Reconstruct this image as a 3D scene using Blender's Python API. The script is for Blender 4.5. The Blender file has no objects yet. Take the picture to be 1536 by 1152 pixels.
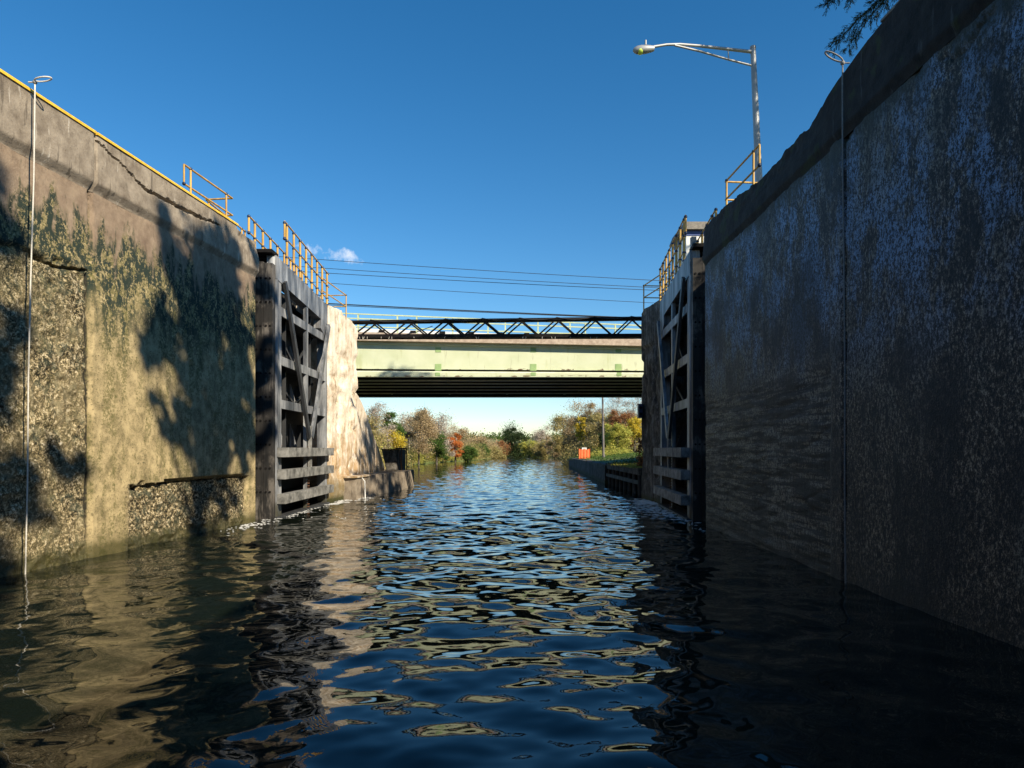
import bpy, math, random
import numpy as np
from mathutils import Vector

# ------------------------------------------------------------------ camera, world, sun, exposure
S = bpy.context.scene
COL = S.collection
F = 1024.0; HOR = 674.0; CAMZ = 2.3            # focal length in photo pixels, horizon row, eye height
cam_d = bpy.data.cameras.new('camera'); cam = bpy.data.objects.new('camera', cam_d); COL.objects.link(cam)
cam.location = (0, 0, CAMZ); cam.rotation_euler = (math.radians(90), 0, 0)
cam_d.sensor_width = 36; cam_d.lens = 24; cam_d.shift_y = (HOR - 576) / 1536.0
cam_d.clip_start = 0.1; cam_d.clip_end = 5000
S.camera = cam
S.view_settings.view_transform = 'Standard'; S.view_settings.look = 'None'
S.view_settings.exposure = 0.72; S.view_settings.gamma = 1.0
S.cycles.max_bounces = 8; S.cycles.glossy_bounces = 4; S.cycles.use_denoising = True
S.cycles.sample_clamp_indirect = 6.0

EL = math.radians(33); AZ = math.radians(133)     # elevation, azimuth clockwise from +Y
SUN = Vector((math.sin(AZ) * math.cos(EL), math.cos(AZ) * math.cos(EL), math.sin(EL)))
sl = bpy.data.lights.new('sun', 'SUN'); sl.energy = 5.0; sl.angle = math.radians(0.5); sl.color = (1.0, 0.88, 0.68)
so = bpy.data.objects.new('sun', sl); COL.objects.link(so)
so.rotation_euler = (-SUN).to_track_quat('-Z', 'Y').to_euler(); so.location = (30, -30, 60)

W = bpy.data.worlds.new('World'); S.world = W; W.use_nodes = True
wn = W.node_tree.nodes; wl = W.node_tree.links
bg = wn['Background']; sky = wn.new('ShaderNodeTexSky'); sky.sky_type = 'NISHITA'; sky.sun_disc = False
sky.sun_elevation = EL; sky.sun_rotation = AZ; sky.altitude = 0; sky.air_density = 1.0; sky.dust_density = 0.05; sky.ozone_density = 2.2
bg.inputs['Strength'].default_value = 0.084
# a wisp of fair weather cloud low over the left gate (placed by direction in the sky itself)
tc = wn.new('ShaderNodeTexCoord')
def wmath(op, a, b=None, clamp=False):
    n = wn.new('ShaderNodeMath'); n.operation = op; n.use_clamp = clamp
    for i, v in enumerate((a, b)):
        if v is None: continue
        if isinstance(v, (int, float)): n.inputs[i].default_value = v
        else: wl.new(v, n.inputs[i])
    return n.outputs[0]
sx = wn.new('ShaderNodeSeparateXYZ'); wl.new(tc.outputs['Generated'], sx.inputs[0])
u = wmath('DIVIDE', sx.outputs[0], wmath('MAXIMUM', sx.outputs[1], 0.05)); v = wmath('DIVIDE', sx.outputs[2], wmath('MAXIMUM', sx.outputs[1], 0.05))
cn = wn.new('ShaderNodeTexNoise'); cn.inputs['Scale'].default_value = 26; cn.inputs['Detail'].default_value = 7; cn.inputs['Roughness'].default_value = .62
wl.new(tc.outputs['Generated'], cn.inputs['Vector'])
# slanted ellipse around photo (505,380)
du = wmath('DIVIDE', wmath('SUBTRACT', u, (500 - 768) / F), 80 / F)
ctr = wmath('ADD', wmath('MULTIPLY', wmath('SUBTRACT', u, (500 - 768) / F), -0.2), (HOR - 381) / F)
dv = wmath('DIVIDE', wmath('SUBTRACT', v, ctr), 17 / F)
rr = wmath('ADD', wmath('MULTIPLY', du, du), wmath('MULTIPLY', dv, dv))
cm = wmath('MULTIPLY', wmath('SUBTRACT', wmath('ADD', wmath('MULTIPLY', cn.outputs['Fac'], 4.2), -1.75), rr), 1.1, True)
cm = wmath('MULTIPLY', cm, wmath('GREATER_THAN', sx.outputs[1], 0.06))
cmx = wn.new('ShaderNodeMix'); cmx.data_type = 'RGBA'
wl.new(wmath('MULTIPLY', cm, 0.8), cmx.inputs['Factor'])
hs = wn.new('ShaderNodeHueSaturation'); hs.inputs['Saturation'].default_value = 1.33; hs.inputs['Hue'].default_value = 0.491; wl.new(sky.outputs[0], hs.inputs['Color'])
tn = wn.new('ShaderNodeMix'); tn.data_type = 'RGBA'; tn.blend_type = 'MULTIPLY'; tn.inputs['Factor'].default_value = 1; wl.new(hs.outputs[0], tn.inputs['A']); 
hz = wn.new('ShaderNodeMapRange'); wl.new(wmath('ABSOLUTE', sx.outputs[2]), hz.inputs['Value']); hz.inputs['From Max'].default_value = .55
hm = wn.new('ShaderNodeMix'); hm.data_type = 'RGBA'; wl.new(hz.outputs[0], hm.inputs['Factor']); hm.inputs['A'].default_value = (.98, .99, 1.08, 1); hm.inputs['B'].default_value = (.74, .92, 1.06, 1)
wl.new(hm.outputs['Result'], tn.inputs['B'])
wl.new(tn.outputs['Result'], cmx.inputs['A']); cmx.inputs['B'].default_value = (9.5, 9.2, 9.0, 1)
wl.new(cmx.outputs['Result'], bg.inputs['Color'])

# ------------------------------------------------------------------ helpers
rnd = random.Random(7)
def P(x, y, d): return Vector(((x - 768) * d / F, d, CAMZ + (HOR - y) * d / F))
def tag(o, label, cat, group=None, kind=None):
    if label: o['label'] = label
    if cat: o['category'] = cat
    if group: o['group'] = group
    if kind: o['kind'] = kind
    return o
def empty(name, loc, label, cat, group=None):
    o = bpy.data.objects.new(name, None); COL.objects.link(o); o.location = loc
    return tag(o, label, cat, group)
def link(name, me, mat, parent=None, local=False):
    o = bpy.data.objects.new(name, me); COL.objects.link(o)
    if mat: me.materials.append(mat)
    if parent:
        o.parent = parent
        if not local:                                     # mesh written in world coordinates
            L = parent; off = Vector((0, 0, 0))
            while L: off += L.location; L = L.parent
            o.location = -off
    return o
class MB:
    def __init__(s): s.v = []; s.f = []; s.sm = []
    def add(s, vs, fs, smooth=False):
        n = len(s.v); s.v += [tuple(p) for p in vs]; s.f += [tuple(n + i for i in f) for f in fs]; s.sm += [smooth] * len(fs); return s
    def hexa(s, c):                                        # 8 corners, bottom ring then top ring
        return s.add(c, [(3, 2, 1, 0), (4, 5, 6, 7), (0, 1, 5, 4), (1, 2, 6, 5), (2, 3, 7, 6), (3, 0, 4, 7)])
    def box(s, x0, x1, y0, y1, z0, z1):
        return s.hexa([(x0, y0, z0), (x1, y0, z0), (x1, y1, z0), (x0, y1, z0), (x0, y0, z1), (x1, y0, z1), (x1, y1, z1), (x0, y1, z1)])
    def bar(s, a, b, w, h):                                # rectangular bar between two points
        a = Vector(a); b = Vector(b); t = (b - a).normalized()
        up = Vector((0, 0, 1)) if abs(t.z) < .95 else Vector((1, 0, 0))
        r = t.cross(up).normalized() * w / 2; q = r.cross(t).normalized() * h / 2
        return s.hexa([a - r - q, a + r - q, b + r - q, b - r - q, a - r + q, a + r + q, b + r + q, b - r + q])
    def tube(s, pts, rad, n=8, caps=True):
        pts = [Vector(p) for p in pts]; k = len(pts)
        rad = rad if isinstance(rad, (list, tuple)) else [rad] * k
        vs = []; fs = []; pr = None
        for i, p in enumerate(pts):
            t = (pts[min(i + 1, k - 1)] - pts[max(i - 1, 0)]).normalized()
            if pr is None:
                up = Vector((0, 0, 1)) if abs(t.z) < .9 else Vector((1, 0, 0)); r = t.cross(up).normalized()
            else: r = (pr - t * pr.dot(t)).normalized()
            pr = r; q = t.cross(r)
            for j in range(n):
                a = 2 * math.pi * j / n; vs.append(p + (r * math.cos(a) + q * math.sin(a)) * rad[i])
        for i in range(k - 1):
            for j in range(n): fs.append((i * n + j, i * n + (j + 1) % n, (i + 1) * n + (j + 1) % n, (i + 1) * n + j))
        s.add(vs, fs, True)
        if caps: s.add([vs[j] for j in range(n)], [tuple(range(n))[::-1]]); s.add([vs[(k - 1) * n + j] for j in range(n)], [tuple(range(n))])
        return s
    def ball(s, c, r, n=8, m=6, sz=1):
        vs = []; fs = []
        for i in range(m + 1):
            th = math.pi * i / m
            for j in range(n):
                a = 2 * math.pi * j / n
                vs.append((c[0] + r * math.sin(th) * math.cos(a), c[1] + r * math.sin(th) * math.sin(a), c[2] + r * sz * math.cos(th)))
        for i in range(m):
            for j in range(n): fs.append((i * n + j, (i + 1) * n + j, (i + 1) * n + (j + 1) % n, i * n + (j + 1) % n))
        return s.add(vs, fs, True)
    def build(s, name, mat, parent=None, local=False):
        me = bpy.data.meshes.new(name); me.from_pydata(s.v, [], s.f)
        me.polygons.foreach_set('use_smooth', s.sm); me.update()
        return link(name, me, mat, parent, local)
def np_mesh(name, V, Q, smooth=True):
    me = bpy.data.meshes.new(name); n = len(V); m = len(Q); k = Q.shape[1]
    me.vertices.add(n); me.vertices.foreach_set('co', V.astype(np.float32).ravel())
    me.loops.add(m * k); me.loops.foreach_set('vertex_index', Q.astype(np.int32).ravel())
    me.polygons.add(m); me.polygons.foreach_set('loop_start', np.arange(0, m * k, k, dtype=np.int32))
    me.polygons.foreach_set('loop_total', np.full(m, k, dtype=np.int32))
    me.polygons.foreach_set('use_smooth', np.full(m, smooth)); me.update(calc_edges=True); me.validate()
    return me
def gridq(nr, nc):
    i = np.arange(nr - 1)[:, None] * nc + np.arange(nc - 1)[None, :]
    return np.stack([i, i + 1, i + nc + 1, i + nc], -1).reshape(-1, 4)
def hsh(ix, iy, seed):
    h = (ix.astype(np.int64) * 374761393 + iy.astype(np.int64) * 668265263 + seed * 1442695041) & 0x7fffffff
    h = ((h ^ (h >> 13)) * 1274126177) & 0x7fffffff
    return ((h ^ (h >> 16)) & 0xffff) / 65535.0
def vn(u, v, seed=0):
    u = np.asarray(u, float); v = np.asarray(v, float); iu = np.floor(u); iv = np.floor(v); fu = u - iu; fv = v - iv
    fu = fu * fu * (3 - 2 * fu); fv = fv * fv * (3 - 2 * fv)
    a = hsh(iu, iv, seed); b = hsh(iu + 1, iv, seed); c = hsh(iu, iv + 1, seed); d = hsh(iu + 1, iv + 1, seed)
    return (a * (1 - fu) + b * fu) * (1 - fv) + (c * (1 - fu) + d * fu) * fv
def fbm(u, v, seed=0, o=4):
    t = 0; a = .5; n = 0
    for k in range(o): t = t + a * vn(u * 2 ** k, v * 2 ** k, seed + k * 17); n += a; a *= .5
    return t / n
def sstep(a, b, x): t = np.clip((x - a) / (b - a), 0, 1); return t * t * (3 - 2 * t)

# ------------------------------------------------------------------ materials
class NG:
    def __init__(s, name):
        s.m = bpy.data.materials.new(name); s.m.use_nodes = True; s.t = s.m.node_tree; s.n = s.t.nodes
        s.b = s.n['Principled BSDF']; g = s.n.new('ShaderNodeNewGeometry'); s.pos = g.outputs['Position']; s.geo = g
        x = s.n.new('ShaderNodeSeparateXYZ'); s.l(s.pos, x.inputs[0]); s.X, s.Y, s.Z = x.outputs
    def l(s, a, b): s.t.links.new(a, b)
    def put(s, v, i):
        if isinstance(v, (int, float)): i.default_value = v
        elif isinstance(v, tuple): i.default_value = (v + (1,)) if (len(v) == 3 and i.type == 'RGBA') else v
        else: s.l(v, i)
    def scale(s, v):
        n = s.n.new('ShaderNodeVectorMath'); n.operation = 'MULTIPLY'; s.l(s.pos, n.inputs[0]); n.inputs[1].default_value = v; return n.outputs[0]
    def noise(s, sc, det=4, rough=.55, vec=None, dist=0):
        n = s.n.new('ShaderNodeTexNoise'); s.l(vec or s.pos, n.inputs['Vector']); n.inputs['Scale'].default_value = sc
        n.inputs['Detail'].default_value = det; n.inputs['Roughness'].default_value = rough; n.inputs['Distortion'].default_value = dist; return n.outputs['Fac']
    def m_(s, op, a, b=0.0, c=None, clamp=False):
        n = s.n.new('ShaderNodeMath'); n.operation = op; n.use_clamp = clamp; s.put(a, n.inputs[0]); s.put(b, n.inputs[1])
        if c is not None: s.put(c, n.inputs[2])
        return n.outputs[0]
    def step(s, x, a, b, o0=0.0, o1=1.0):
        n = s.n.new('ShaderNodeMapRange'); n.interpolation_type = 'SMOOTHSTEP'; s.put(x, n.inputs['Value'])
        if a > b: a, b, o0, o1 = b, a, o1, o0
        n.inputs['From Min'].default_value = a; n.inputs['From Max'].default_value = b
        n.inputs['To Min'].default_value = o0; n.inputs['To Max'].default_value = o1; return n.outputs[0]
    def ramp(s, f, st):
        n = s.n.new('ShaderNodeValToRGB'); s.l(f, n.inputs[0]); e = n.color_ramp.elements
        while len(e) < len(st): e.new(.5)
        for q, (p, c) in zip(e, st): q.position = p; q.color = c + (1,)
        return n.outputs[0]
    def mix(s, f, a, b, mode='MIX'):
        n = s.n.new('ShaderNodeMix'); n.data_type = 'RGBA'; n.blend_type = mode
        s.put(f, n.inputs['Factor']); s.put(a, n.inputs['A']); s.put(b, n.inputs['B']); return n.outputs['Result']
    def done(s, col, rough=.8, bump=None, bs=.3, bd=.02, metal=0, spec=.5):
        s.put(col, s.b.inputs['Base Color']); s.put(rough, s.b.inputs['Roughness']); s.b.inputs['Metallic'].default_value = metal
        s.b.inputs['Specular IOR Level'].default_value = spec
        if bump is not None:
            n = s.n.new('ShaderNodeBump'); n.inputs['Strength'].default_value = bs; n.inputs['Distance'].default_value = bd
            s.l(bump, n.inputs['Height']); s.l(n.outputs[0], s.b.inputs['Normal'])
        return s.m

def simple(name, c1, c2, sc=8, rough=.6, bs=.15, spec=.5, metal=0, streak=False):
    g = NG(name); v = g.scale((1, 1, .15)) if streak else None
    n = g.noise(sc, 5, .65, v); return g.done(g.ramp(n, [(.35, c1), (.65, c2)]), rough, g.noise(sc * 4, 4), bs, .01, metal, spec)

def mat_left():
    g = NG('weathered_concrete_sunny')
    big = g.noise(.9, 5); med = g.noise(3.5, 6, .65); fine = g.noise(17, 6, .75); grit = g.noise(34, 5, .75)
    vs = g.scale((1, 1.0, .28)); streak = g.noise(2.8, 5, .6, vs); streak2 = g.noise(9, 5, .7, g.scale((1, 1.5, .35)))
    tan = g.ramp(med, [(.3, (.15, .122, .06)), (.62, (.46, .365, .20))])
    tan = g.mix(g.m_('MULTIPLY', g.step(grit, .56, .60), g.step(med, .62, .42)), tan, (.05, .05, .025))
    tan = g.mix(g.step(fine, .58, .63), tan, (.07, .065, .03))
    olive = g.m_('MULTIPLY', g.step(streak, .46, .58), g.step(fine, .42, .56))
    tan = g.mix(g.m_('MULTIPLY', olive, .8), tan, (.12, .11, .04))
    brown = g.ramp(med, [(.3, (.17, .12, .085)), (.66, (.31, .235, .165))])
    brown = g.mix(g.step(streak2, .55, .75), brown, (.13, .1, .07))
    zr = g.m_('ADD', g.Z, g.m_('MULTIPLY', g.m_('SUBTRACT', streak, .5), 3.4))
    c = g.mix(g.step(zr, 6.5, 6.95), tan, brown)
    # dark green growth hanging as a ragged band
    band = g.m_('MULTIPLY', g.step(zr, 7.25, 6.8), g.step(zr, 4.3, 6.0))
    mm = g.m_('MULTIPLY', band, g.step(g.m_('ADD', g.m_('MULTIPLY', g.noise(5.0, 7, .8, g.scale((1, 1, .6))), .7), g.m_('MULTIPLY', fine, .3)), .475, .50))
    mm2 = g.m_('MULTIPLY', band, g.step(fine, .40, .52))
    c = g.mix(g.m_('MULTIPLY', mm2, .75), c, (.13, .12, .04)); c = g.mix(g.m_('MULTIPLY', mm, .95), c, (.012, .026, .022))
    # eroded panels of exposed aggregate
    gr = g.ramp(g.m_('ADD', g.m_('MULTIPLY', g.noise(13, 5, .75), .6), g.m_('MULTIPLY', g.noise(38, 3, .7), .4)), [(.44, (.008, .008, .005)), (.49, (.07, .06, .03)), (.525, (.30, .23, .12)), (.57, (.60, .50, .32)), (.62, (.8, .72, .55))])
    gr = g.mix(g.m_('MULTIPLY', g.step(med, .5, .6), .55), gr, (.05, .07, .05))
    e1 = g.m_('MULTIPLY', g.step(g.Y, 14.42, 14.32), g.m_('MULTIPLY', g.step(g.m_('ADD', g.Z, g.m_('MULTIPLY', streak, .8)), 6.6, 6.1), g.step(g.m_('ADD', big, g.m_('MULTIPLY', fine, .5)), .66, .78, 1.0, .6)))
    e2 = g.m_('MULTIPLY', g.m_('MULTIPLY', g.step(g.m_('ADD', g.Y, g.m_('MULTIPLY', g.m_('SUBTRACT', fine, .5), 1.6)), 15.45, 15.85), g.step(g.Y, 21.2, 21.05)), g.step(g.Z, 1.55, 1.45))
    er = g.m_('MAXIMUM', e1, e2); c = g.mix(er, c, gr)
    j = g.m_('MULTIPLY', g.step(g.m_('ABSOLUTE', g.m_('SUBTRACT', g.m_('ADD', g.Y, g.m_('MULTIPLY', fine, .16)), 14.44)), .07, .02), g.step(streak, .3, .5))
    c = g.mix(j, c, (.02, .018, .012))
    wet = g.step(g.m_('ADD', g.Z, g.m_('MULTIPLY', med, -.7)), .12, -.22)
    c = g.mix(g.m_('MULTIPLY', wet, .85), c, (.05, .048, .015))
    h = g.m_('ADD', g.m_('MULTIPLY', grit, g.m_('ADD', g.m_('MULTIPLY', er, 2.2), .35)), g.m_('MULTIPLY', fine, .5))
    return g.done(c, g.step(wet, 0, 1, .85, .35), h, .75, .03, spec=.3)
def mat_coping(name, dark):
    g = NG(name); med = g.noise(2.6, 6, .65); st = g.noise(7, 5, .65, g.scale((1, 1, .12))); fine = g.noise(22, 5, .7)
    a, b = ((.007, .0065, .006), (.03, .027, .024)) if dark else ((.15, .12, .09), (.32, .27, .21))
    c = g.ramp(med, [(.32, a), (.64, b)])
    c = g.mix(g.m_('MULTIPLY', g.step(st, .60, .68), .6), c, (.07, .07, .07) if dark else (.55, .5, .43))
    c = g.mix(g.m_('MULTIPLY', g.step(st, .42, .34), .7), c, (.02, .02, .018) if dark else (.08, .065, .05))
    c = g.mix(g.step(fine, .62, .68), c, (.02, .02, .015) if dark else (.1, .08, .06))
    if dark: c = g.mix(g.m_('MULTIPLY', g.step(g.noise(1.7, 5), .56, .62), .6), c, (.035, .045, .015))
    return g.done(c, .85, fine, .6, .02, spec=.3)
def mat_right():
    g = NG('weathered_concrete_shaded')
    med = g.noise(1.6, 6, .65, g.scale((1, 1, .45))); sp = g.m_('ADD', g.m_('MULTIPLY', g.noise(20, 4, .75, g.scale((1, 1, .6))), .55), g.m_('MULTIPLY', g.noise(50, 3, .8, g.scale((1, 1, .7))), .45)); st = g.m_('ADD', g.m_('MULTIPLY', g.noise(1.5, 6, .72, g.scale((1, 1, .6))), .72), g.m_('MULTIPLY', g.noise(4.0, 5, .7, g.scale((1, 1, .13))), .28))
    fine = g.noise(40, 4, .7)
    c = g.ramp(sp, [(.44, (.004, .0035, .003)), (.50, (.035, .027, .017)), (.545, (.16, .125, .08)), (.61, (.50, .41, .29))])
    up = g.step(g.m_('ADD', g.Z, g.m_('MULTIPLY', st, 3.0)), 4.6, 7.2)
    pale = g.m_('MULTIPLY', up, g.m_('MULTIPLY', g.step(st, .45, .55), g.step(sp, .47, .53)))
    c = g.mix(g.m_('MULTIPLY', pale, .8), c, (.24, .39, .60))  # blue sheen of the sky painted into the upper wall colour
    # greenish bounce from the sunlit wall painted on the far part low down, dark runs
    ol = g.m_('MULTIPLY', g.m_('MULTIPLY', g.step(g.Y, 14.5, 18.5), g.step(g.Z, 6.8, 4.8)), g.step(sp, .45, .6))
    c = g.mix(g.m_('MULTIPLY', ol, .6), c, (.22, .2, .08))
    c = g.mix(g.m_('MULTIPLY', g.step(g.noise(.55, 5, .6), .54, .40), .75), c, (.008, .008, .008)); c = g.mix(g.m_('MULTIPLY', g.step(g.noise(.8, 5, .6, g.scale((1, 1.3, .5))), .56, .66), g.m_('MULTIPLY', g.step(sp, .47, .53), .5)), c, (.3, .27, .2))
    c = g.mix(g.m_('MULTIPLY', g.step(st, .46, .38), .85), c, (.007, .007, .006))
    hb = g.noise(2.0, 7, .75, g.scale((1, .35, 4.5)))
    pale_band = g.m_('MULTIPLY', g.m_('MULTIPLY', g.step(hb, .49, .44), g.step(g.Z, 4.3, 3.5)), g.m_('MULTIPLY', g.step(g.Y, 12.4, 12.5), g.step(sp, .46, .53)))
    c = g.mix(g.m_('MULTIPLY', pale_band, .7), c, (.34, .30, .22))  # paler stripes between the dark bands low on the wall
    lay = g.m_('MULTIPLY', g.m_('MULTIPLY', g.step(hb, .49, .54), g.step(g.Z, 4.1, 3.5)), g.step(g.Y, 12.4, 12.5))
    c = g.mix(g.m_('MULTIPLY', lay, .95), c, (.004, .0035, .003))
    top = g.step(g.m_('ADD', g.Z, g.m_('MULTIPLY', med, 1.6)), 8.1, 8.6)
    c = g.mix(g.m_('MULTIPLY', top, .85), c, (.02, .024, .012))
    dampz = g.step(g.Z, .9, -.1)
    c = g.mix(g.m_('MULTIPLY', dampz, .6), c, (.02, .018, .012))
    return g.done(c, .62, g.m_('ADD', sp, g.m_('MULTIPLY', fine, .5)), .9, .035, spec=.5)
def mat_pier(name, dark):
    g = NG(name); st = g.m_('ADD', g.m_('MULTIPLY', g.noise(3.2, 6, .7, g.scale((1, 1, .16))), .5), g.m_('MULTIPLY', g.noise(2.4, 6, .75), .5)); med = g.noise(2.2, 6, .7); fine = g.noise(14, 5, .75)
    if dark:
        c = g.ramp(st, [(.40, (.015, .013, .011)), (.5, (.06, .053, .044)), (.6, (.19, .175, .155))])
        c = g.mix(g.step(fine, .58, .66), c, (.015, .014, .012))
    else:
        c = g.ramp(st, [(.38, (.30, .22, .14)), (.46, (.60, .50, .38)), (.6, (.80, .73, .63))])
        rust = g.m_('MULTIPLY', g.step(g.m_('ADD', g.Z, g.m_('MULTIPLY', med, 2.4)), 5.2, 2.6), g.step(st, .62, .44))
        c = g.mix(g.m_('MULTIPLY', rust, .75), c, (.38, .24, .11))
        c = g.mix(g.m_('MULTIPLY', g.step(fine, .60, .66), g.step(med, .45, .55)), c, (.09, .07, .04))
        c = g.mix(g.m_('MULTIPLY', g.step(g.m_('ADD', g.Z, g.m_('MULTIPLY', med, .8)), 1.7, 1.0), .8), c, (.13, .1, .04))
    c = g.mix(g.step(g.m_('ADD', g.Z, g.m_('MULTIPLY', fine, .4)), .55, .3), c, (.045, .045, .015))
    return g.done(c, .8, g.m_('ADD', fine, st), .8, .05, spec=.3)

M = {}
M['left'] = mat_left(); M['right'] = mat_right(); M['cop_l'] = mat_coping('coping_concrete_pale', False); M['cop_r'] = mat_coping('coping_concrete_dark', True)
M['pier_l'] = mat_pier('pier_concrete_pale', False); M['pier_r'] = mat_pier('pier_concrete_dark', True)
M['yellow'] = simple('yellow_paint', (.62, .36, .02), (.85, .55, .06), 12, .45)
M['rail'] = simple('railing_yellow_paint', (.30, .16, .03), (.62, .38, .08), 7, .5, streak=True)
M['cap'] = simple('fitting_dark_paint', (.012, .02, .05), (.02, .035, .09), 20, .4)
def mat_gate():
    g = NG('gate_grey_paint'); a = g.noise(2.0, 6, .65, g.scale((1, 1, .2))); b = g.noise(5, 6, .75); st = g.noise(6, 5, .7, g.scale((1, 1, .1)))
    c = g.ramp(a, [(.38, (.05, .055, .065)), (.5, (.15, .157, .17)), (.66, (.36, .37, .385))])
    c = g.mix(g.m_('MULTIPLY', g.step(st, .56, .68), .7), c, (.07, .06, .055))
    c = g.mix(g.step(b, .64, .68), c, (.12, .055, .03))
    c = g.mix(g.step(g.m_('ADD', g.Z, g.m_('MULTIPLY', b, 1.2)), 1.5, .7), c, (.05, .048, .035))
    return g.done(c, .5, b, .25, .01)
M['gate'] = mat_gate()
M['gate_dark'] = simple('gate_shade_steel', (.015, .016, .018), (.05, .052, .056), 3, .6, .2, streak=True)  # inner steel darkened, shade of the gate cavities put into its colour
M['skin'] = simple('gate_skin_shade', (.010, .010, .011), (.022, .022, .024), 3, .7)  # plate coloured black for the deep shade behind the open frame
g = NG('black_timber'); n_ = g.noise(5, 6, .7, g.scale((1, 1, .15))); b_ = g.noise(1.1, 5, .65)
M['timber'] = g.done(g.mix(g.m_('MULTIPLY', g.step(b_, .5, .62), g.step(n_, .4, .6)), g.ramp(n_, [(.35, (.006, .0055, .005)), (.65, (.022, .019, .017))]), (.13, .115, .10)), .7, n_, .4, .02)  # pale blotches paint dappled sunlight onto the black timber
M['fender'] = simple('grey_weathered_timber', (.07, .07, .065), (.27, .265, .25), 3, .8, .4, streak=False)
M['void'] = simple('dark_concrete', (.012, .012, .011), (.03, .028, .024), 4, .8)  # near-black concrete for recesses, wharf back, canal bed and rear wall
M['galv'] = simple('galvanised_steel', (.28, .29, .30), (.36, .37, .38), 2, .5, .0, metal=.35)
M['rope'] = simple('white_rope', (.45, .42, .36), (.7, .67, .6), 60, .8)
M['rope_d'] = simple('grey_rope', (.12, .12, .12), (.3, .29, .27), 60, .8)
M['black'] = simple('black_weathered_steel', (.004, .004, .0045), (.014, .012, .011), 7, .8, spec=.15)
M['concrete'] = simple('beige_deck_concrete', (.34, .26, .2), (.52, .42, .33), 6, .85, .3)
M['asphalt'] = simple('asphalt', (.04, .04, .04), (.06, .06, .06), 20, .9)
M['green_p'] = simple('pale_green_paint', (.42, .50, .30), (.55, .62, .40), 3, .5)
M['green_m'] = simple('fresh_green_paint', (.25, .38, .16), (.32, .45, .2), 3, .5)
M['white'] = simple('white_paint', (.7, .7, .68), (.82, .82, .8), 5, .5)
M['blue'] = simple('blue_paint', (.03, .06, .2), (.04, .08, .28), 5, .5)
M['navy'] = simple('navy_paint', (.01, .015, .05), (.02, .03, .08), 5, .5)
M['roof'] = simple('grey_shingle', (.12, .11, .1), (.22, .2, .17), 10, .9)
M['glass'] = simple('dark_glass', (.02, .025, .03), (.03, .035, .04), 5, .08)
M['lens'] = simple('yellow_green_lamp_lens', (.55, .75, .08), (.75, .9, .2), 5, .15)
M['wire'] = simple('black_cable', (.012, .012, .014), (.02, .02, .022), 5, .6)
M['orange'] = simple('orange_mesh_cloth', (.75, .12, .03), (.9, .2, .06), 6, .7)
M['rust'] = simple('rusty_steel', (.06, .025, .012), (.13, .06, .03), 8, .8)
M['polew'] = simple('grey_pole_wood', (.10, .09, .085), (.2, .18, .17), 8, .8, streak=True)
M['bark'] = simple('tree_bark', (.05, .04, .03), (.13, .11, .085), 10, .9, .5, streak=True)
M['bark_g'] = simple('pale_grey_bark', (.13, .12, .11), (.26, .24, .22), 10, .9, .4, streak=True)
def mat_girder():
    g = NG('cream_girder_paint'); n = g.noise(1.2, 5); st = g.noise(3, 5, .6, g.scale((1, 1, .15)))
    c = g.ramp(n, [(.3, (.54, .59, .40)), (.7, (.63, .67, .49))])
    c = g.mix(g.m_('MULTIPLY', g.step(st, .58, .7), .5), c, (.40, .44, .20))
    c = g.mix(g.m_('MULTIPLY', g.step(g.noise(5, 6, .7, g.scale((1, 1, .12))), .60, .70), .45), c, (.20, .17, .08))
    edge = g.m_('MAXIMUM', g.step(g.m_('ABSOLUTE', g.m_('SUBTRACT', g.Z, 6.56)), .10, .0), g.step(g.m_('ABSOLUTE', g.m_('SUBTRACT', g.Z, 6.18)), .07, .0))
    r = g.m_('MULTIPLY', g.step(g.noise(5.5, 6, .7, g.scale((.35, 1, 1))), .53, .57), edge)
    c = g.mix(r, c, (.10, .035, .015))
    return g.done(c, .5, n, .1)
M['girder'] = mat_girder()
M['girder_d'] = simple('inner_girder_lightened', (.55, .58, .45), (.72, .74, .60), 3, .5)  # paint lightened to put sky light on the flanges under the deck
def mat_leaf(name, cols, trans=.35):
    g = NG(name); st = [((i + .5) / len(cols), c) for i, c in enumerate(cols)]
    c = g.ramp(g.geo.outputs['Random Per Island'], [(p, tuple(min(.8, x * (1.3 if 'needle' not in name and 'dark' not in name else 1)) for x in q)) for p, q in st])
    c = g.mix(g.step(g.noise(.8, 3), .35, .65), c, g.mix(1.0, c, (.72, .68, .6), 'MULTIPLY'))
    g.put(c, g.b.inputs['Base Color']); g.b.inputs['Roughness'].default_value = .75; g.b.inputs['Specular IOR Level'].default_value = .2
    t = g.n.new('ShaderNodeBsdfTranslucent'); g.l(c, t.inputs[0]); mx = g.n.new('ShaderNodeMixShader'); mx.inputs[0].default_value = trans
    g.l(g.b.outputs[0], mx.inputs[1]); g.l(t.outputs[0], mx.inputs[2]); g.l(mx.outputs[0], g.n['Material Output'].inputs[0]); return g.m
M['lf_olive'] = mat_leaf('olive_foliage', [(.22, .19, .07), (.30, .25, .09), (.38, .31, .14), (.26, .25, .08), (.44, .36, .18)])
M['lf_tan'] = mat_leaf('tan_autumn_foliage', [(.34, .26, .15), (.42, .32, .20), (.30, .22, .12), (.36, .29, .15), (.48, .38, .25)])
M['lf_grey'] = mat_leaf('bare_grey_twigs', [(.28, .24, .20), (.38, .33, .28), (.2, .17, .14), (.46, .40, .34)], .1)
M['lf_green'] = mat_leaf('green_foliage', [(.05, .10, .02), (.08, .15, .03), (.04, .08, .02), (.12, .18, .04)])
M['lf_dark'] = mat_leaf('dark_green_foliage', [(.03, .06, .02), (.05, .09, .03), (.025, .045, .018), (.09, .11, .04)])
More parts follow.
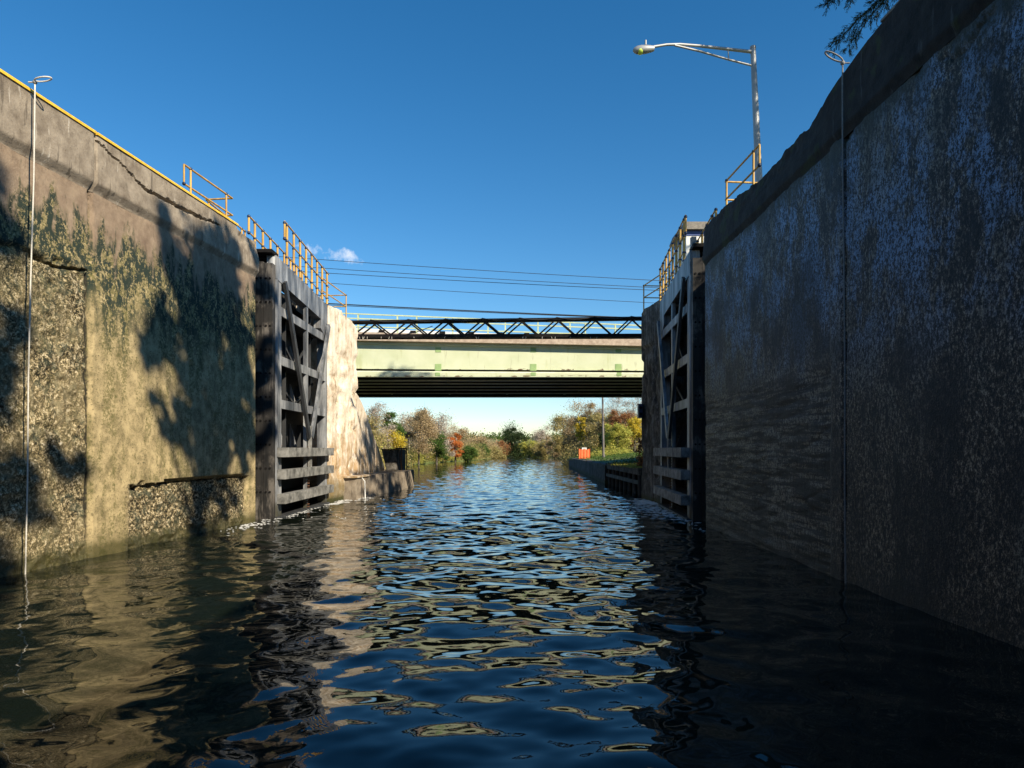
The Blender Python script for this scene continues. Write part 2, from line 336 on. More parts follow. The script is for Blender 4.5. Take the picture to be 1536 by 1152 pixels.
M['lf_yellow'] = mat_leaf('yellow_foliage', [(.50, .38, .03), (.60, .46, .04), (.38, .31, .04), (.55, .47, .1)])
M['lf_lime'] = mat_leaf('lime_foliage', [(.32, .34, .07), (.44, .42, .1), (.22, .27, .05), (.55, .48, .12)])
M['lf_orange'] = mat_leaf('orange_foliage', [(.45, .13, .03), (.58, .19, .04), (.36, .09, .03), (.5, .24, .06)])
M['lf_russet'] = mat_leaf('russet_foliage', [(.30, .12, .05), (.22, .10, .05), (.4, .2, .08), (.2, .14, .07)])
M['needle'] = mat_leaf('spruce_needles', [(.02, .04, .018), (.03, .055, .02), (.05, .06, .02), (.015, .03, .015)], .1)
def mat_ground():
    g = NG('grass_and_soil'); n = g.noise(.7, 6, .7); f = g.noise(9, 5, .7)
    c = g.ramp(n, [(.35, (.06, .10, .02)), (.6, (.12, .15, .04)), (.75, (.2, .16, .08))])
    return g.done(g.mix(g.step(f, .5, .7), c, (.16, .18, .05)), .9, f, .6, .05)
M['ground'] = mat_ground()
g = NG('river_water'); g.b.inputs['IOR'].default_value = 1.38; g.b.inputs['Specular Tint'].default_value = (1, 1, 1, 1)
M['water'] = g.done((.006, .009, .006), .015, g.noise(9, 3, .5), .05, .01)
M['foam'] = simple('white_foam', (.5, .5, .48), (.72, .72, .7), 30, .6)

# ------------------------------------------------------------------ walls of the lock
LW = lambda y: -8.88 + .105 * (y - 14.36)              # canal face of the left wall
RW = lambda y: 5.80 - .006 * (y - 12.3) + .3 * np.clip((9.5 - np.asarray(y, float)) / 6, 0, 1)
def panel(name, face, side, ys, zs, disp, depth, mat, parent):
    """displaced canal face (side +1: looks to +X) closed by a solid body behind"""
    Yg, Zg = np.meshgrid(ys, zs); D, dz = disp(Yg, Zg)
    X = face(Yg) + side * D; V = np.stack([X, Yg, Zg + dz], -1).reshape(-1, 3); nr, nc = Yg.shape
    Q = gridq(nr, nc)
    back = np.stack([face(Yg) - side * depth, Yg, Zg + dz], -1).reshape(-1, 3)
    B = len(V); V = np.concatenate([V, back])
    def strip(idx): i = np.array(idx); return np.stack([i[:-1], i[1:], i[1:] + B, i[:-1] + B], -1)
    per = [strip(np.arange(nc)), strip(np.arange(nc) + (nr - 1) * nc), strip(np.arange(nr) * nc), strip(np.arange(nr) * nc + nc - 1)]
    Q = np.concatenate([Q] + per + [np.array([[B, B + nc - 1, B + nr * nc - 1, B + (nr - 1) * nc]])])
    me = np_mesh(name, V, Q, True); o = link(name, me, mat, parent)
    try: me.set_sharp_from_angle(angle=math.radians(40))
    except Exception: pass
    return o
yl = np.concatenate([np.arange(-16, 9.5, .5), np.arange(9.5, 21.58, .032), [21.6]])
yr = np.concatenate([np.arange(-16, 6.5, .5), np.arange(6.5, 20.3, .035), [20.33]])
zf = np.arange(-1.2, 7.83, .036)
def disp_left(y, z):
    d = .012 * (fbm(y * 1.5, z * 1.5, 3) - .5) + .004 * (fbm(y * 9, z * 9, 5) - .5)
    rag = fbm(y * 2.2, z * 2.2, 11) - .5
    e1 = sstep(14.40, 14.34, y + .05 * rag) * sstep(6.12 + .0, 6.0, z + .35 * rag)
    e2 = sstep(15.60, 15.66, y + .3 * rag) * sstep(21.2, 21.16, y) * sstep(1.50, 1.46, z + .14 * rag * (y < 16.7) + .02 * rag)
    d += -e1 * (.06 + .14 * (fbm(y * 6, z * 6, 21, 3) - .5)) - e2 * (.15 + .18 * (fbm(y * 6, z * 6, 23, 3) - .5))
    d -= .10 * sstep(.085, .04, np.abs(y - 14.38 - .08 * rag))                         # construction joint
    zc = 6.08 + .12 * (fbm(y * 1.3, 0 * y, 31) - .5) + .16 * np.sin(y * 1.3)            # crack above the eroded panel
    d -= .12 * sstep(.035, .015, np.abs(z - zc)) * (y < 14.3) * (y > 12.9)
    zc2 = 1.50 + .03 * (fbm(y * 4, y * 0, 33) - .5)
    d -= .10 * sstep(.05, .03, np.abs(z - zc2)) * (y > 16.9) * (y < 20.9)
    h = sstep(.12, .06, np.hypot((y - 16.05) * .8, z - 1.47 + .1 * rag)); d -= .2 * h
    return d, 0 * z
def disp_right(y, z):
    rag = fbm(y * 2, z * 2, 41) - .5
    d = .03 * (fbm(y * 1.1, z * .5, 43) - .5) + .012 * (fbm(y * 8, z * 4, 45) - .5)
    lay = sstep(12.3, 12.5, y) * sstep(3.9, 3.5, z + .6 * (fbm(y * .5, z * 0, 47) - .5))
    ly = np.abs(fbm(y * .35, z * 3.2 + .3 * y, 49, 2) - .5) * 2; d -= lay * (.012 * sstep(.12, .0, ly) + .05 * fbm(y * 1.3, z * 6.5, 50, 3))
    d -= .08 * sstep(.05, .025, np.abs(y - 11.9 - .02 * rag))
    d += .02 * sstep(12.25, 12.2, np.abs(y - 12.2) + 12.0)
    zc = 7.95 - .7 * (fbm(y * .9, y * 0, 51) - .1) * sstep(16, 9, y) + .25 * (fbm(y * 5, z * 3, 53) - .5)                       # spalled lip under the coping
    d -= .05 * sstep(.09, .0, np.abs(z - zc)) * (y < 13.5) * sstep(.35, .6, fbm(y * 2, y * 0, 55))
    return d, 0 * z
def cop_left(y, z):
    d = .12 * np.clip((z - 7.76) / .17, 0, 1) + .02 * (fbm(y * 1.4, z * 2, 61) - .5) + .008 * (fbm(y * 9, z * 9, 63) - .5)
    zc = np.interp(y, [9, 14.3, 14.4, 15.2, 16.1, 17.5, 19.1, 19.5], [9.6, 9.6, 8.80, 8.62, 8.40, 8.45, 8.60, 8.64]) + .10 * (fbm(y * 3.5, y * 0, 65) - .5) + .07 * (fbm(y * 16, y * 0, 66) - .5)
    w = np.interp(y, [14.4, 15.5, 16.1, 17.2, 18.6, 19.3], [.01, .012, .03, .05, .035, .0]) * (.35 + 1.3 * fbm(y * 6, y * 0, 68))
    d -= .12 * sstep(w + .012, w * .5, np.abs(z - zc)) * (y > 14.4) * (y < 19.3)
    d -= .05 * sstep(.05, .02, np.abs(y - 14.37))
    br = sstep(20.15, 20.5, y); top = sstep(8.2, 8.95, z)
    n = fbm(y * 4, z * 3, 67)
    d -= br * top * .22 * n; dz = -br * top * .16 * fbm(y * 3, y * 0, 69)
    return d, dz
def cop_right(y, z):
    d = .07 * np.clip((z - 7.76) / .15, 0, 1) + .03 * (fbm(y * 1.2, z * 2, 71) - .5) + .012 * (fbm(y * 8, z * 8, 73) - .5)
    tz = np.interp(y, [6, 10, 11, 12, 13, 15.8, 16.6, 17.5, 18.5, 19.6, 20.3], [0, 0, -.04, -.16, -.34, -.38, -.30, -.14, -.08, -.03, -.02])
    tz = tz + .06 * (fbm(y * 2.5, y * 0, 75) - .5) * sstep(11.5, 13, y)
    t = sstep(7.9, 8.95, z)
    d -= .08 * t * sstep(12, 13.5, y) * fbm(y * 3, z * 3, 77)
    tz = tz - .05 * sstep(.5, .75, fbm(y * 2.1, y * 0, 78)) * sstep(12, 13, y) - .025 * fbm(y * 9, y * 0, 79) * sstep(12, 13, y)
    return d, tz * t
wl_ = empty('lock_wall', (-9, 14, 0), 'sunlit tan concrete lock wall with a mossy band and yellow painted top edge', 'wall')
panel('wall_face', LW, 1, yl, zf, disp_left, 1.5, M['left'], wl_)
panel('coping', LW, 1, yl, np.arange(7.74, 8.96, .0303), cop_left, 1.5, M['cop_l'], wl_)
mb = MB()
for a, b in ((-16, 0), (0, 9), (9, 14.35), (14.39, 20.25)):
    mb.hexa([(LW(a) + .03, a, 8.93), (LW(a) + .15, a, 8.93), (LW(b) + .15, b, 8.93), (LW(b) + .03, b, 8.93),
             (LW(a) + .03, a, 8.985), (LW(a) + .15, a, 8.985), (LW(b) + .15, b, 8.985), (LW(b) + .03, b, 8.985)])
mb.build('edge_strip', M['yellow'], wl_)
mb = MB(); mb.box(-10.6, -9.25, 21.62, 29.25, -1.2, 8.6); mb.build('gate_recess', M['void'], wl_)
wr_ = empty('lock_wall', (6, 12, 0), 'dark shaded concrete lock wall with painted blue sky sheen and a crumbling top edge', 'wall')
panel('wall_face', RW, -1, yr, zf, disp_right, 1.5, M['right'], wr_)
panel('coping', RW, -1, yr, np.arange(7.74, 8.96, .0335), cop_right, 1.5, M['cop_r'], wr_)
mb = MB(); q_ = lambda y: float(RW(y))
for a, b in ((0, 3), (3, 6.2), (6.2, 10.6)):
    mb.hexa([(q_(a) - .09, a, 8.925), (q_(a) + .1, a, 8.925), (q_(b) + .1, b, 8.925), (q_(b) - .09, b, 8.925), (q_(a) - .09, a, 8.965), (q_(a) + .1, a, 8.965), (q_(b) + .1, b, 8.965), (q_(b) - .09, b, 8.965)])
mb.build('edge_strip', M['roof'], wr_)
mb = MB(); mb.box(7.2, 8.4, 20.36, 28.5, -1.2, 8.6); mb.build('gate_recess', M['void'], wr_)

# piers beyond the gates
def prism_wall(name, pts, z0, tops, depth_vec, mat, parent, dn, seed, zstep=.12, sstep_=.12, amp=.04):
    """wall along a plan polyline pts with a top profile, canal face displaced, solid behind"""
    p = np.array(pts, float); seg = np.hypot(*np.diff(p, axis=0).T); s = np.concatenate([[0], np.cumsum(seg)])
    ss = np.arange(0, s[-1], sstep_); ss = np.append(ss, s[-1]); xs = np.interp(ss, s, p[:, 0]); ysv = np.interp(ss, s, p[:, 1])
    tz = np.interp(ss, *np.array(tops, float).T)
    nz = int((max(t[1] for t in tops) - z0) / zstep) + 2; tt = np.linspace(0, 1, nz)
    Zg = z0 + tt[:, None] * (tz - z0)[None, :]; Sg = np.repeat(ss[None, :], nz, 0)
    D = amp * (fbm(Sg * 2, Zg * 2, seed) - .5) + dn(Sg, Zg)
    Xg = xs[None, :] + D * (1 if depth_vec[0] < 0 else -1); Yg = np.repeat(ysv[None, :], nz, 0)
    V = np.stack([Xg, Yg, Zg], -1).reshape(-1, 3); nc = len(ss); Q = gridq(nz, nc); B = len(V)
    V = np.concatenate([V, np.stack([np.repeat((xs + depth_vec[0])[None], nz, 0), Yg + depth_vec[1], Zg], -1).reshape(-1, 3)])
    def strip(i): i = np.array(i); return np.stack([i[:-1], i[1:], i[1:] + B, i[:-1] + B], -1)
    Q = np.concatenate([Q, Q + B, strip(np.arange(nc)), strip(np.arange(nc) + (nz - 1) * nc), strip(np.arange(nz) * nc), strip(np.arange(nz) * nc + nc - 1)])
    me = np_mesh(name, V, Q, True); o = link(name, me, mat, parent)
    try: me.set_sharp_from_angle(angle=math.radians(40))
    except Exception: pass
    return o
pl = empty('concrete_pier', (-8.2, 31, 0), 'pale sunlit concrete pier between the left lock gate and the bridge', 'pier')
def pier_d(s, z):
    j = -.16 * sstep(.10, .05, np.abs(s - 1.3)) - .05 * sstep(.05, .0, np.abs(fbm(s * .8, z * .8, 84) - .5)); sp = -.12 * sstep(.52, .62, fbm(s * 1.6, z * 1.1, 83)) * sstep(6.9, 6.5, z) * (z > 1)
    return j + sp - .35 * sstep(4.9, 3.5, 0 * z + s) * 0
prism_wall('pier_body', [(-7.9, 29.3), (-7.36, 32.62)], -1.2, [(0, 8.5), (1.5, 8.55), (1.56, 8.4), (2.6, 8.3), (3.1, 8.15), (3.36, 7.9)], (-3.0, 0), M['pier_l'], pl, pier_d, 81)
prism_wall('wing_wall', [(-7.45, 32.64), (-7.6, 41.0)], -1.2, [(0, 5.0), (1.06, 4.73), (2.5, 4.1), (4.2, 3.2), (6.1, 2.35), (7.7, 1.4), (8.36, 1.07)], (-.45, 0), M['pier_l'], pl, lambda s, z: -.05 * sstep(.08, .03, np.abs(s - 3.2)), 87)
gl = empty('guide_wall', (-6.8, 38, 0), 'low sunlit concrete guide wall with rounded end below the left pier', 'wall')
prism_wall('wall_body', [(-7.15, 31.0), (-6.95, 33.2), (-6.3, 38.6), (-6.12, 42.6), (-6.35, 43.6), (-7.0, 44.1)], -1.2, [(0, 1.05), (14, 1.0)], (-1.6, .2), M['cop_l'], gl, lambda s, z: -.12 * ((s > 2.3) & (s < 2.75)) - .1 * sstep(.06, .03, np.abs(s - 3.4)), 91)
mb = MB(); mb.hexa([(-7.7, 30.9, 1.0), (-7.05, 30.9, 1.0), (-6.88, 33.3, 1.0), (-7.7, 33.3, 1.0), (-7.7, 30.9, 1.08), (-7.05, 30.9, 1.08), (-6.88, 33.3, 1.08), (-7.7, 33.3, 1.12)]); mb.build('ledge', M['pier_l'], gl)
# dark sluice box with its rail frame
sb = empty('sluice_box', (-7.3, 42, 1), 'dark stained sluice box with a rusty rail frame at the left guide wall', 'sluice box')
mb = MB(); mb.hexa([(-7.55, 41.1, 1.0), (-6.95, 41.1, 1.0), (-6.75, 43.2, 1.0), (-7.6, 43.2, 1.0), (-7.85, 41.1, 2.28), (-6.98, 41.1, 2.28), (-6.75, 43.4, 2.28), (-7.7, 43.4, 2.28)]); mb.build('housing', M['pier_r'], sb)
mb = MB(); mb.box(-7.9, -6.85, 40.95, 43.5, 2.285, 2.34); mb.build('cover', M['rust'], sb)
mb = MB()
for x in (-6.72, -6.42): mb.bar((x, 41.6, .98), (x, 41.6, 2.36), .06, .06)
mb.bar((-7.1, 41.6, 2.36), (-6.39, 41.6, 2.36), .07, .07); mb.bar((-6.72, 41.6, 1.05), (-6.9, 41.6, 2.3), .05, .05); mb.build('rail_frame', M['rust'], sb)

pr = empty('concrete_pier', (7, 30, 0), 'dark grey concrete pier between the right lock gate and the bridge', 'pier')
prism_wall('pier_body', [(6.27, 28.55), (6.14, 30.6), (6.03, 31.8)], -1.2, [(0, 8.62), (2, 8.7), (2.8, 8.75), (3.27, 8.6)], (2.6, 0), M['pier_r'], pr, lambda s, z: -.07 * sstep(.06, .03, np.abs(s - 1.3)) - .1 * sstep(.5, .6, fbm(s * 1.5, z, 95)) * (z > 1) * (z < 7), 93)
gr_ = empty('guide_wall', (7, 60, 0), 'long low dark guide wall along the right bank beyond the bridge', 'wall')
prism_wall('wall_body', [(6.20, 45.6), (7.5, 90), (9.2, 96)], -1.2, [(0, 1.28), (44, 1.2), (52, 1.1)], (1.2, 0), M['pier_r'], gr_, lambda s, z: -.06 * (np.abs((s % 6) - 3) < .1), 97, .2, .3)
tw = empty('timber_wharf', (6.6, 40, 0), 'dark timber wharf with grass edge beside the right pier', 'wharf')
mb = MB(); mb.box(6.30, 9, 34.0, 45.4, 1.02, 1.36); mb.build('deck', M['pier_r'], tw)
mb = MB(); mb.box(6.8, 9, 32.0, 45.4, -1.2, 1.0); mb.build('back_wall', M['void'], tw)
for k in range(8):
    y = 34.3 + k * 1.5; mb = MB(); mb.tube([(6.45, y, -1.2), (6.45, y, 1.0)], .13, 8); mb.build('pile', M['timber'], tw)
mb = MB(); mb.bar((6.42, 34.2, .62), (6.3, 45.3, .62), .12, .2); mb.build('waler', M['timber'], tw)
bs = MB(); bs.box(5.83, 6.02, 31.45, 31.75, 3.75, 4.4); o = bs.build('housing', M['navy'])
sg = empty('signal_light', (5.9, 31.6, 3.8), 'small dark blue signal light box fixed to the edge of the right pier', 'signal'); o.parent = sg; o.location = -sg.location
for z in (3.93, 4.22):
    mb = MB(); mb.tube([(5.92, 31.44, z), (5.92, 31.36, z)], .07, 10); mb.build('visor', M['black'], sg)

# ------------------------------------------------------------------ lock gates
_fm = {}

def fit(parent, p, kind='ball', r=.062):
    if kind not in _fm:
        m = MB()
        if kind == 'ball': m.ball((0, 0, 0), .062)
        else: m.tube([(0, 0, -.025), (0, 0, .025)], .07, 8)
        me = bpy.data.meshes.new(kind); me.from_pydata(m.v, [], m.f); me.polygons.foreach_set('use_smooth', m.sm); me.materials.append(M['cap']); _fm[kind] = me
    o = bpy.data.objects.new('fitting', _fm[kind]); COL.objects.link(o); o.parent = parent; off = Vector((0, 0, 0)); L = parent
    while L: off += L.location; L = L.parent
    o.location = Vector(p) - off; o.scale = (r / .062,) * 3; return o
def gate(label, A, B, side, back):
    A = Vector((A[0], A[1], 0)); B = Vector((B[0], B[1], 0)); L = (B - A).length; t = (B - A) / L
    n = Vector((-t.y, t.x, 0));  n = n if n.x * side > 0 else -n           # n: into the recess
    root = empty('lock_gate', A, label, 'lock gate', 'steel lock gates opened back into the walls')
    T = lambda u, w, z: A + t * u + n * w + Vector((0, 0, z))
    def bx(m, u0, u1, w0, w1, z0, z1, z2=None, z3=None):
        z2 = z0 if z2 is None else z2; z3 = z1 if z3 is None else z3
        c = [T(u0, w0, z0), T(u1, w0, z2), T(u1, w1, z2), T(u0, w1, z0), T(u0, w0, z1), T(u1, w0, z3), T(u1, w1, z3), T(u0, w1, z1)]
        m.hexa(c); return m
    top = lambda u: 8.75 - .3 * u / L
    for u0, u1, nm in ((.02, .55, 'end_post'), (L - .28, L, 'heel_post'), (3.45, 3.68, 'mid_post')):
        m = MB(); bx(m, u0, u1, 0.0, .12 if nm == 'mid_post' else .35, -.6, 7.97); m.build(nm, M['gate'], root)
    m = MB(); m.tube([T(.12, .14, -.6), T(.12, .14, 8.7)], .17, 12); m.build('rounded_edge', M['gate'], root)
    m = MB(); bx(m, 0, L, -.02, .3, 7.98, top(0), 7.62, top(L)); bx(m, L - 1.0, L - .28, -.018, .28, 7.3, 7.98, 7.0, 7.62); m.build('top_beam', M['gate'], root)
    for z in (7.0, 5.32, 3.84):
        m = MB(); bx(m, .55, L - .28, -.005, .06, z - .15, z + .15); m.build('cross_beam', M['gate'], root); m = MB(); bx(m, .55, L - .28, .062, .95, z - .02, z + .02); m.build('web_plate', M['gate_dark'], root)
    for z in (2.2, 1.46, .64):
        m = MB(); bx(m, .05, L - .02, -.3, -.02, z - .16, z + .16); m.build('fender_timber', M['fender'], root)
        m = MB(); bx(m, .55, L - .28, 0.0, .95, z - .1, z + .1); m.build('shelf', M['gate_dark'], root)
    m = MB(); bx(m, 0, L, -.12, .5, -.4, .06); m.build('bottom_sill', M['gate_dark'], root)
    for u in (1.9, 5.0):
        m = MB(); bx(m, u, u + .07, .3, .42, 2.3, 7.7); m.build('rib', M['gate_dark'], root)
    for z0, z1 in ((7.15, 5.47), (5.17, 3.99)):
        m = MB(); m.bar(T(.6, .5, z0 - .1), T(3.4, .5, z1 + .1), .05, .09); m.build('inner_brace', M['gate_dark'], root)
        m = MB(); m.bar(T(L - .35, .5, z0 - .1), T(3.7, .5, z1 + .1), .05, .09); m.build('inner_brace', M['gate_dark'], root)
    for u in (1.35, 2.45, 4.4, 5.35):
        m = MB(); c = []
        for z0, z1 in ((7.17, 7.6), (5.49, 6.4), (4.01, 4.9), (2.4, 3.3)):
            # plate whose front edge slopes back, as the stiffeners do
            w0 = .5 if u in (2.45, 5.35) else .66
            p = [T(u, w0 + .26, z1), T(u, w0, z0), T(u, .94, z0), T(u, .94, z1)]; q = [x + t * .03 for x in p]
            m = MB(); m.add(p + q, [(0, 1, 2, 3), (7, 6, 5, 4), (0, 4, 5, 1), (1, 5, 6, 2), (2, 6, 7, 3), (3, 7, 4, 0)])
            m.build('stiffener', M['gate'] if u in (2.45, 4.4) else M['gate_dark'], root)
    m = MB(); bx(m, 0.1, L - .02, .96, 1.02, -.6, 8.0); m.build('skin_plate', M['skin'], root)
    for a, b in ((( .55, 8.0), (3.45, 2.75)), ((L - .15, 7.55), (3.72, 2.75))):
        m = MB(); m.bar(T(a[0], -.12, a[1]), T(b[0], -.12, b[1]), .10, .22); m.build('diagonal_brace', M['gate_dark'] if a[0] < 1 else M['gate'], root)
    m = MB(); m.bar(T(3.58, -.1, 1.6), T(3.58, -.1, 3.2), .2, .1); m.build('gusset', M['fender'], root)
    m = MB()
    for k in range(26): m.bar(T(3.5, -.04, -.1 + k * .1), T(3.66, -.04, -.1 + k * .1), .05, .04)
    m.build('chain', M['rust'], root)
    # timber mitre face looking back to the chamber
    for k in range(2):
        m = MB(); w0 = .33 + k * .30 if side > 0 else .33 + k * .30
        bx(m, -.28, .0, w0 - .31, w0 - .02, -.6, 8.42 + .05 * k); m.build('mitre_timber', M['timber'], root)
        m = MB()
        for z in np.arange(.9, 8.3, .78):
            for ww in (w0 - .23, w0 - .1): m.tube([T(-.28, ww, z), T(-.30, ww, z)], .035, 8)
        m.build('bolts', M['black'], root)['kind'] = 'stuff'
    m = MB(); bx(m, -.34, .3, .02, 1.1, top(0) + .01, top(0) + .12); m.build('cap_plate', M['black'], root)
    m = MB(); bx(m, .3, L + .1, .12, 1.15, top(0) + .02, top(0) + .09, top(L) + .02, top(L) + .09); m.build('walkway', M['gate_dark'], root)
    # handrails: outer row and back row, posts are sub-parts
    for w, us, u_a, u_b, short in ((.02, [1.2 + .76 * k for k in range(8)], .95, L + .35, True), (back, [.95 + .78 * k for k in range(8)], .4, L + .3, True)):
        rl = MB(); rl.tube([T(u_a, w, top(0) + 1.45), T(u_b, w, top(L) + 1.4)], .03, 6); rl.tube([T(u_a, w, top(0) + .9), T(u_b, w, top(L) + .85)], .028, 6)
        rl.tube([T(u_a + .2, w, top(0) + .32), T(u_b, w, top(L) + .28)], .02, 6); rl.tube([T(u_a, w, top(0) + 1.45), T(u_a, w, top(0) + .9)], .04, 8)
        ro = rl.build('railing', M['rail'], root)
        for u in us + [u_a]:
            q = u / L
            for zz in (1.45, .9): fit(ro, T(u, w, top(u) + zz - .05 * q), 'ball')
            if u != u_a: fit(ro, T(u, w, top(u) + .04), 'collar'); fit(ro, T(u, w, top(u) + .32), 'collar')
        for u in us:
            pm = MB(); pm.tube([T(u, w, top(u) - .05), T(u, w, top(u) + 1.45)], [.048, .042], 8); po = pm.build('post', M['rail'], ro); po.location = (0, 0, 0)
    return root
gate('steel lock gate partly in sun with pale grey beams, against the left wall', (-7.85, 22.7), (-7.9, 29.15), -1, 1.05)
gate('steel lock gate entirely in shade, against the right wall', (5.78, 22.1), (6.18, 28.4), 1, .9)

# ------------------------------------------------------------------ railings on the walls
def railing(label, paths, parts_posts):
    root = empty('guard_rail', paths[0][0], label, 'railing', 'yellow pipe railings on the lock walls')
    m = MB()
    for p in paths:
        for a, b in zip(p[:-1], p[1:]): m.tube([a, b], .027, 6)
    m.build('rails', M['rail'], root)
    for (x, y, z0, z1) in parts_posts:
        q = MB(); q.tube([(x, y, z0), (x, y, z1)], .03, 8); q.build('post', M['rail'], root); fit(root, (x, y, z1), 'ball', .048)
    for p in paths: fit(root, p[0], 'ball', .05); fit(root, p[-1], 'ball', .05)
    return root
railing('yellow pipe railing with a corner return on the left wall top', [
    [(-8.89, 18.5, 9.5), (-8.89, 18.5, 10.02), (-8.6, 21.0, 10.02), (-9.46, 21.1, 10.02), (-9.46, 24.2, 10.02)],
    [(-8.89, 18.5, 9.5), (-8.6, 21.0, 9.5), (-9.46, 21.1, 9.5), (-9.46, 24.2, 9.5)]],
    [(-8.85, 18.8, 8.9, 10.02), (-8.64, 20.64, 8.8, 10.02), (-9.46, 21.3, 8.7, 10.02), (-9.46, 23.9, 8.7, 10.02), (-9.46, 24.2, 8.7, 10.02)])
railing('yellow pipe railing beside the lamp post on the right wall top', [
    [(6.27, 17.3, 9.5), (6.27, 17.3, 10.02), (6.16, 19.7, 10.02), (7.3, 19.8, 10.02)],
    [(6.27, 17.3, 9.5), (6.16, 19.7, 9.5), (7.3, 19.8, 9.5)]],
    [(6.26, 17.7, 8.6, 10.02), (6.16, 19.6, 8.7, 10.02), (7.3, 19.8, 8.6, 10.02)])
railing('thin yellow railing corner on top of the pale left pier', [
    [(-8.25, 29.6, 9.75), (-8.02, 33, 9.75), (-9.3, 33.1, 9.75)], [(-8.25, 29.6, 9.2), (-8.02, 33, 9.2), (-9.3, 33.1, 9.2)]],
    [(-8.02, 33, 8.2, 9.75), (-9.3, 33.1, 8.1, 9.75)])
railing('thin yellow railing corner on top of the dark right pier', [
    [(6.5, 29, 9.85), (6.08, 31.5, 9.85), (7.3, 31.6, 9.85)], [(6.5, 29, 9.3), (6.08, 31.5, 9.3), (7.3, 31.6, 9.3)]],
    [(6.08, 31.5, 8.5, 9.85), (7.3, 31.6, 8.5, 9.85)])

# ------------------------------------------------------------------ lamp post
lp = empty('street_lamp', (8.0, 21.9, 8.6), 'tall galvanised street lamp with long curved arm behind the right wall', 'street lamp')
m = MB(); m.tube([(8.05, 21.9, 8.5), (7.87, 21.9, 12), (7.73, 21.9, 15.17)], [.13, .105, .085], 14); m.tube([(7.73, 21.9, 15.15), (7.73, 21.9, 15.22)], .095, 12); m.build('pole', M['galv'], lp)
arm = [P(1130, 78, 21.9), P(1090, 73.5, 21.8), P(1050, 69, 21.6), P(1020, 66.5, 21.5), P(1000, 67, 21.4), P(978, 70.5, 21.3)]
m = MB(); m.tube(arm, [.055, .05, .045, .042, .04, .04], 10); m.build('arm', M['galv'], lp)
m = MB(); m.tube([P(1130, 99, 21.9), P(1095, 90, 21.8), P(1050, 77, 21.6), P(1012, 68, 21.45)], .033, 8); m.tube([P(1092, 75, 21.8), P(1093, 88, 21.8)], .02, 6); m.build('brace', M['galv'], lp)
hd = MB(); c0 = P(981, 72, 21.3); pts = []; rads = []
for f, r in ((0, .075), (.12, .10), (.35, .125), (.6, .135), (.8, .12), (.93, .08), (1, .02)): pts.append(c0 + Vector((-.66 * f, 0, -.06 * f - .02))); rads.append(r)
hd.tube(pts, rads, 14); ho = hd.build('lamp_head', M['galv'], lp)
m = MB(); m.tube([c0 + Vector((-.26, 0, .1)), c0 + Vector((-.26, 0, .24))], .03, 8); q = m.build('photocell', M['galv'], ho); q.location = (0, 0, 0)
m = MB(); cc = c0 + Vector((-.43, 0, -.10)); m.ball(cc, .13, 16, 10, .8); m.build('lens', M['lens'], lp)

# ------------------------------------------------------------------ mooring ropes
def rope(label, top, bot, side, mat):
    root = empty('mooring_rope', top, label, 'rope', 'ropes hanging down the lock walls'); top = Vector(top); bot = Vector(bot)
    m = MB(); pts = [top + Vector((-side * .12, 0, .0)), top]
    pts += [top.lerp(bot, f) + Vector((0, .02 * math.sin(f * 9), 0)) for f in (.02, .2, .4, .6, .8, 1)]
    m.tube(pts, .0135, 6); m.build('line', mat, root)
    m = MB(); m.tube([top + Vector((side * .30 * (.5 - .5 * math.cos(a)), -.07 * math.sin(a), .03 + (.05 if side > 0 else .16) * (.5 - .5 * math.cos(a)))) for a in np.linspace(0, 2 * math.pi, 17)], .014, 6); m.build('loop', mat, root)
    m = MB(); m.ball(top, .04); m.build('knot', M['rope_d'], root); return root
rope('white mooring rope with a loop hanging down the sunlit left wall', (-8.77, 12.55, 9.05), (-8.92, 12.5, -.1), 1, M['rope'])
rope('grey mooring rope with a loop hanging down the shaded right wall', (5.69, 11.75, 8.95), (5.72, 11.7, -.1), -1, M['rope_d'])

# ------------------------------------------------------------------ bridge
XL, XR = -16.0, 13.0
def zl(a, b):                                             # height line through photo edges x=535 and x=962
    k = (b - a) / (6.82 + 8.19); return lambda x: a + k * (x + 8.19)
br = empty('road_bridge', (0, 36, 6.1), 'cream and green steel girder road bridge crossing the canal', 'bridge')
def slab(m, y0, y1, f0, f1, x0=XL, x1=XR):
    return m.hexa([(x0, y0, f0(x0)), (x1, y0, f0(x1)), (x1, y1, f0(x1)), (x0, y1, f0(x0)), (x0, y0, f1(x0)), (x1, y0, f1(x1)), (x1, y1, f1(x1)), (x0, y1, f1(x0))])
dt, db_ = zl(8.50, 8.12), zl(7.92, 7.63); wb = zl(6.50, 6.40); fb = zl(6.15, 6.13)
slab(MB(), 36.06, 51.5, zl(8.06, 7.77), dt).build('deck', M['concrete'], br)
slab(MB(), 37.6, 50.0, lambda x: dt(x) + .004, lambda x: dt(x) + .05).build('roadway', M['asphalt'], br)
g0 = slab(MB(), 36.46, 36.52, wb, db_); slab(g0, 36.34, 36.9, db_, zl(8.055, 7.765)); g0.build('fascia_girder', M['girder'], br)
g1 = slab(MB(), 36.2, 36.7, fb, lambda x: wb(x) - .09); g1.build('bottom_flange', M['girder'], br)
slab(MB(), 36.46, 36.6, lambda x: wb(x) - .088, lambda x: wb(x) + .1).build('web_gap', M['girder_d'], br)
for k, y in enumerate((38.2, 40.0, 42.0, 44.2, 46.9, 50.2)):
    m = slab(MB(), y - .02, y + .02, lambda x: 6.17, lambda x: 7.7); m.build('stringer', M['black'], br); m = slab(MB(), y - .2, y + .2, lambda x: 6.115, lambda x: 6.168); m.build('stringer_flange', M['girder_d'], br)  # black webs paint the shade between stringers, pale flanges the sky-lit edges
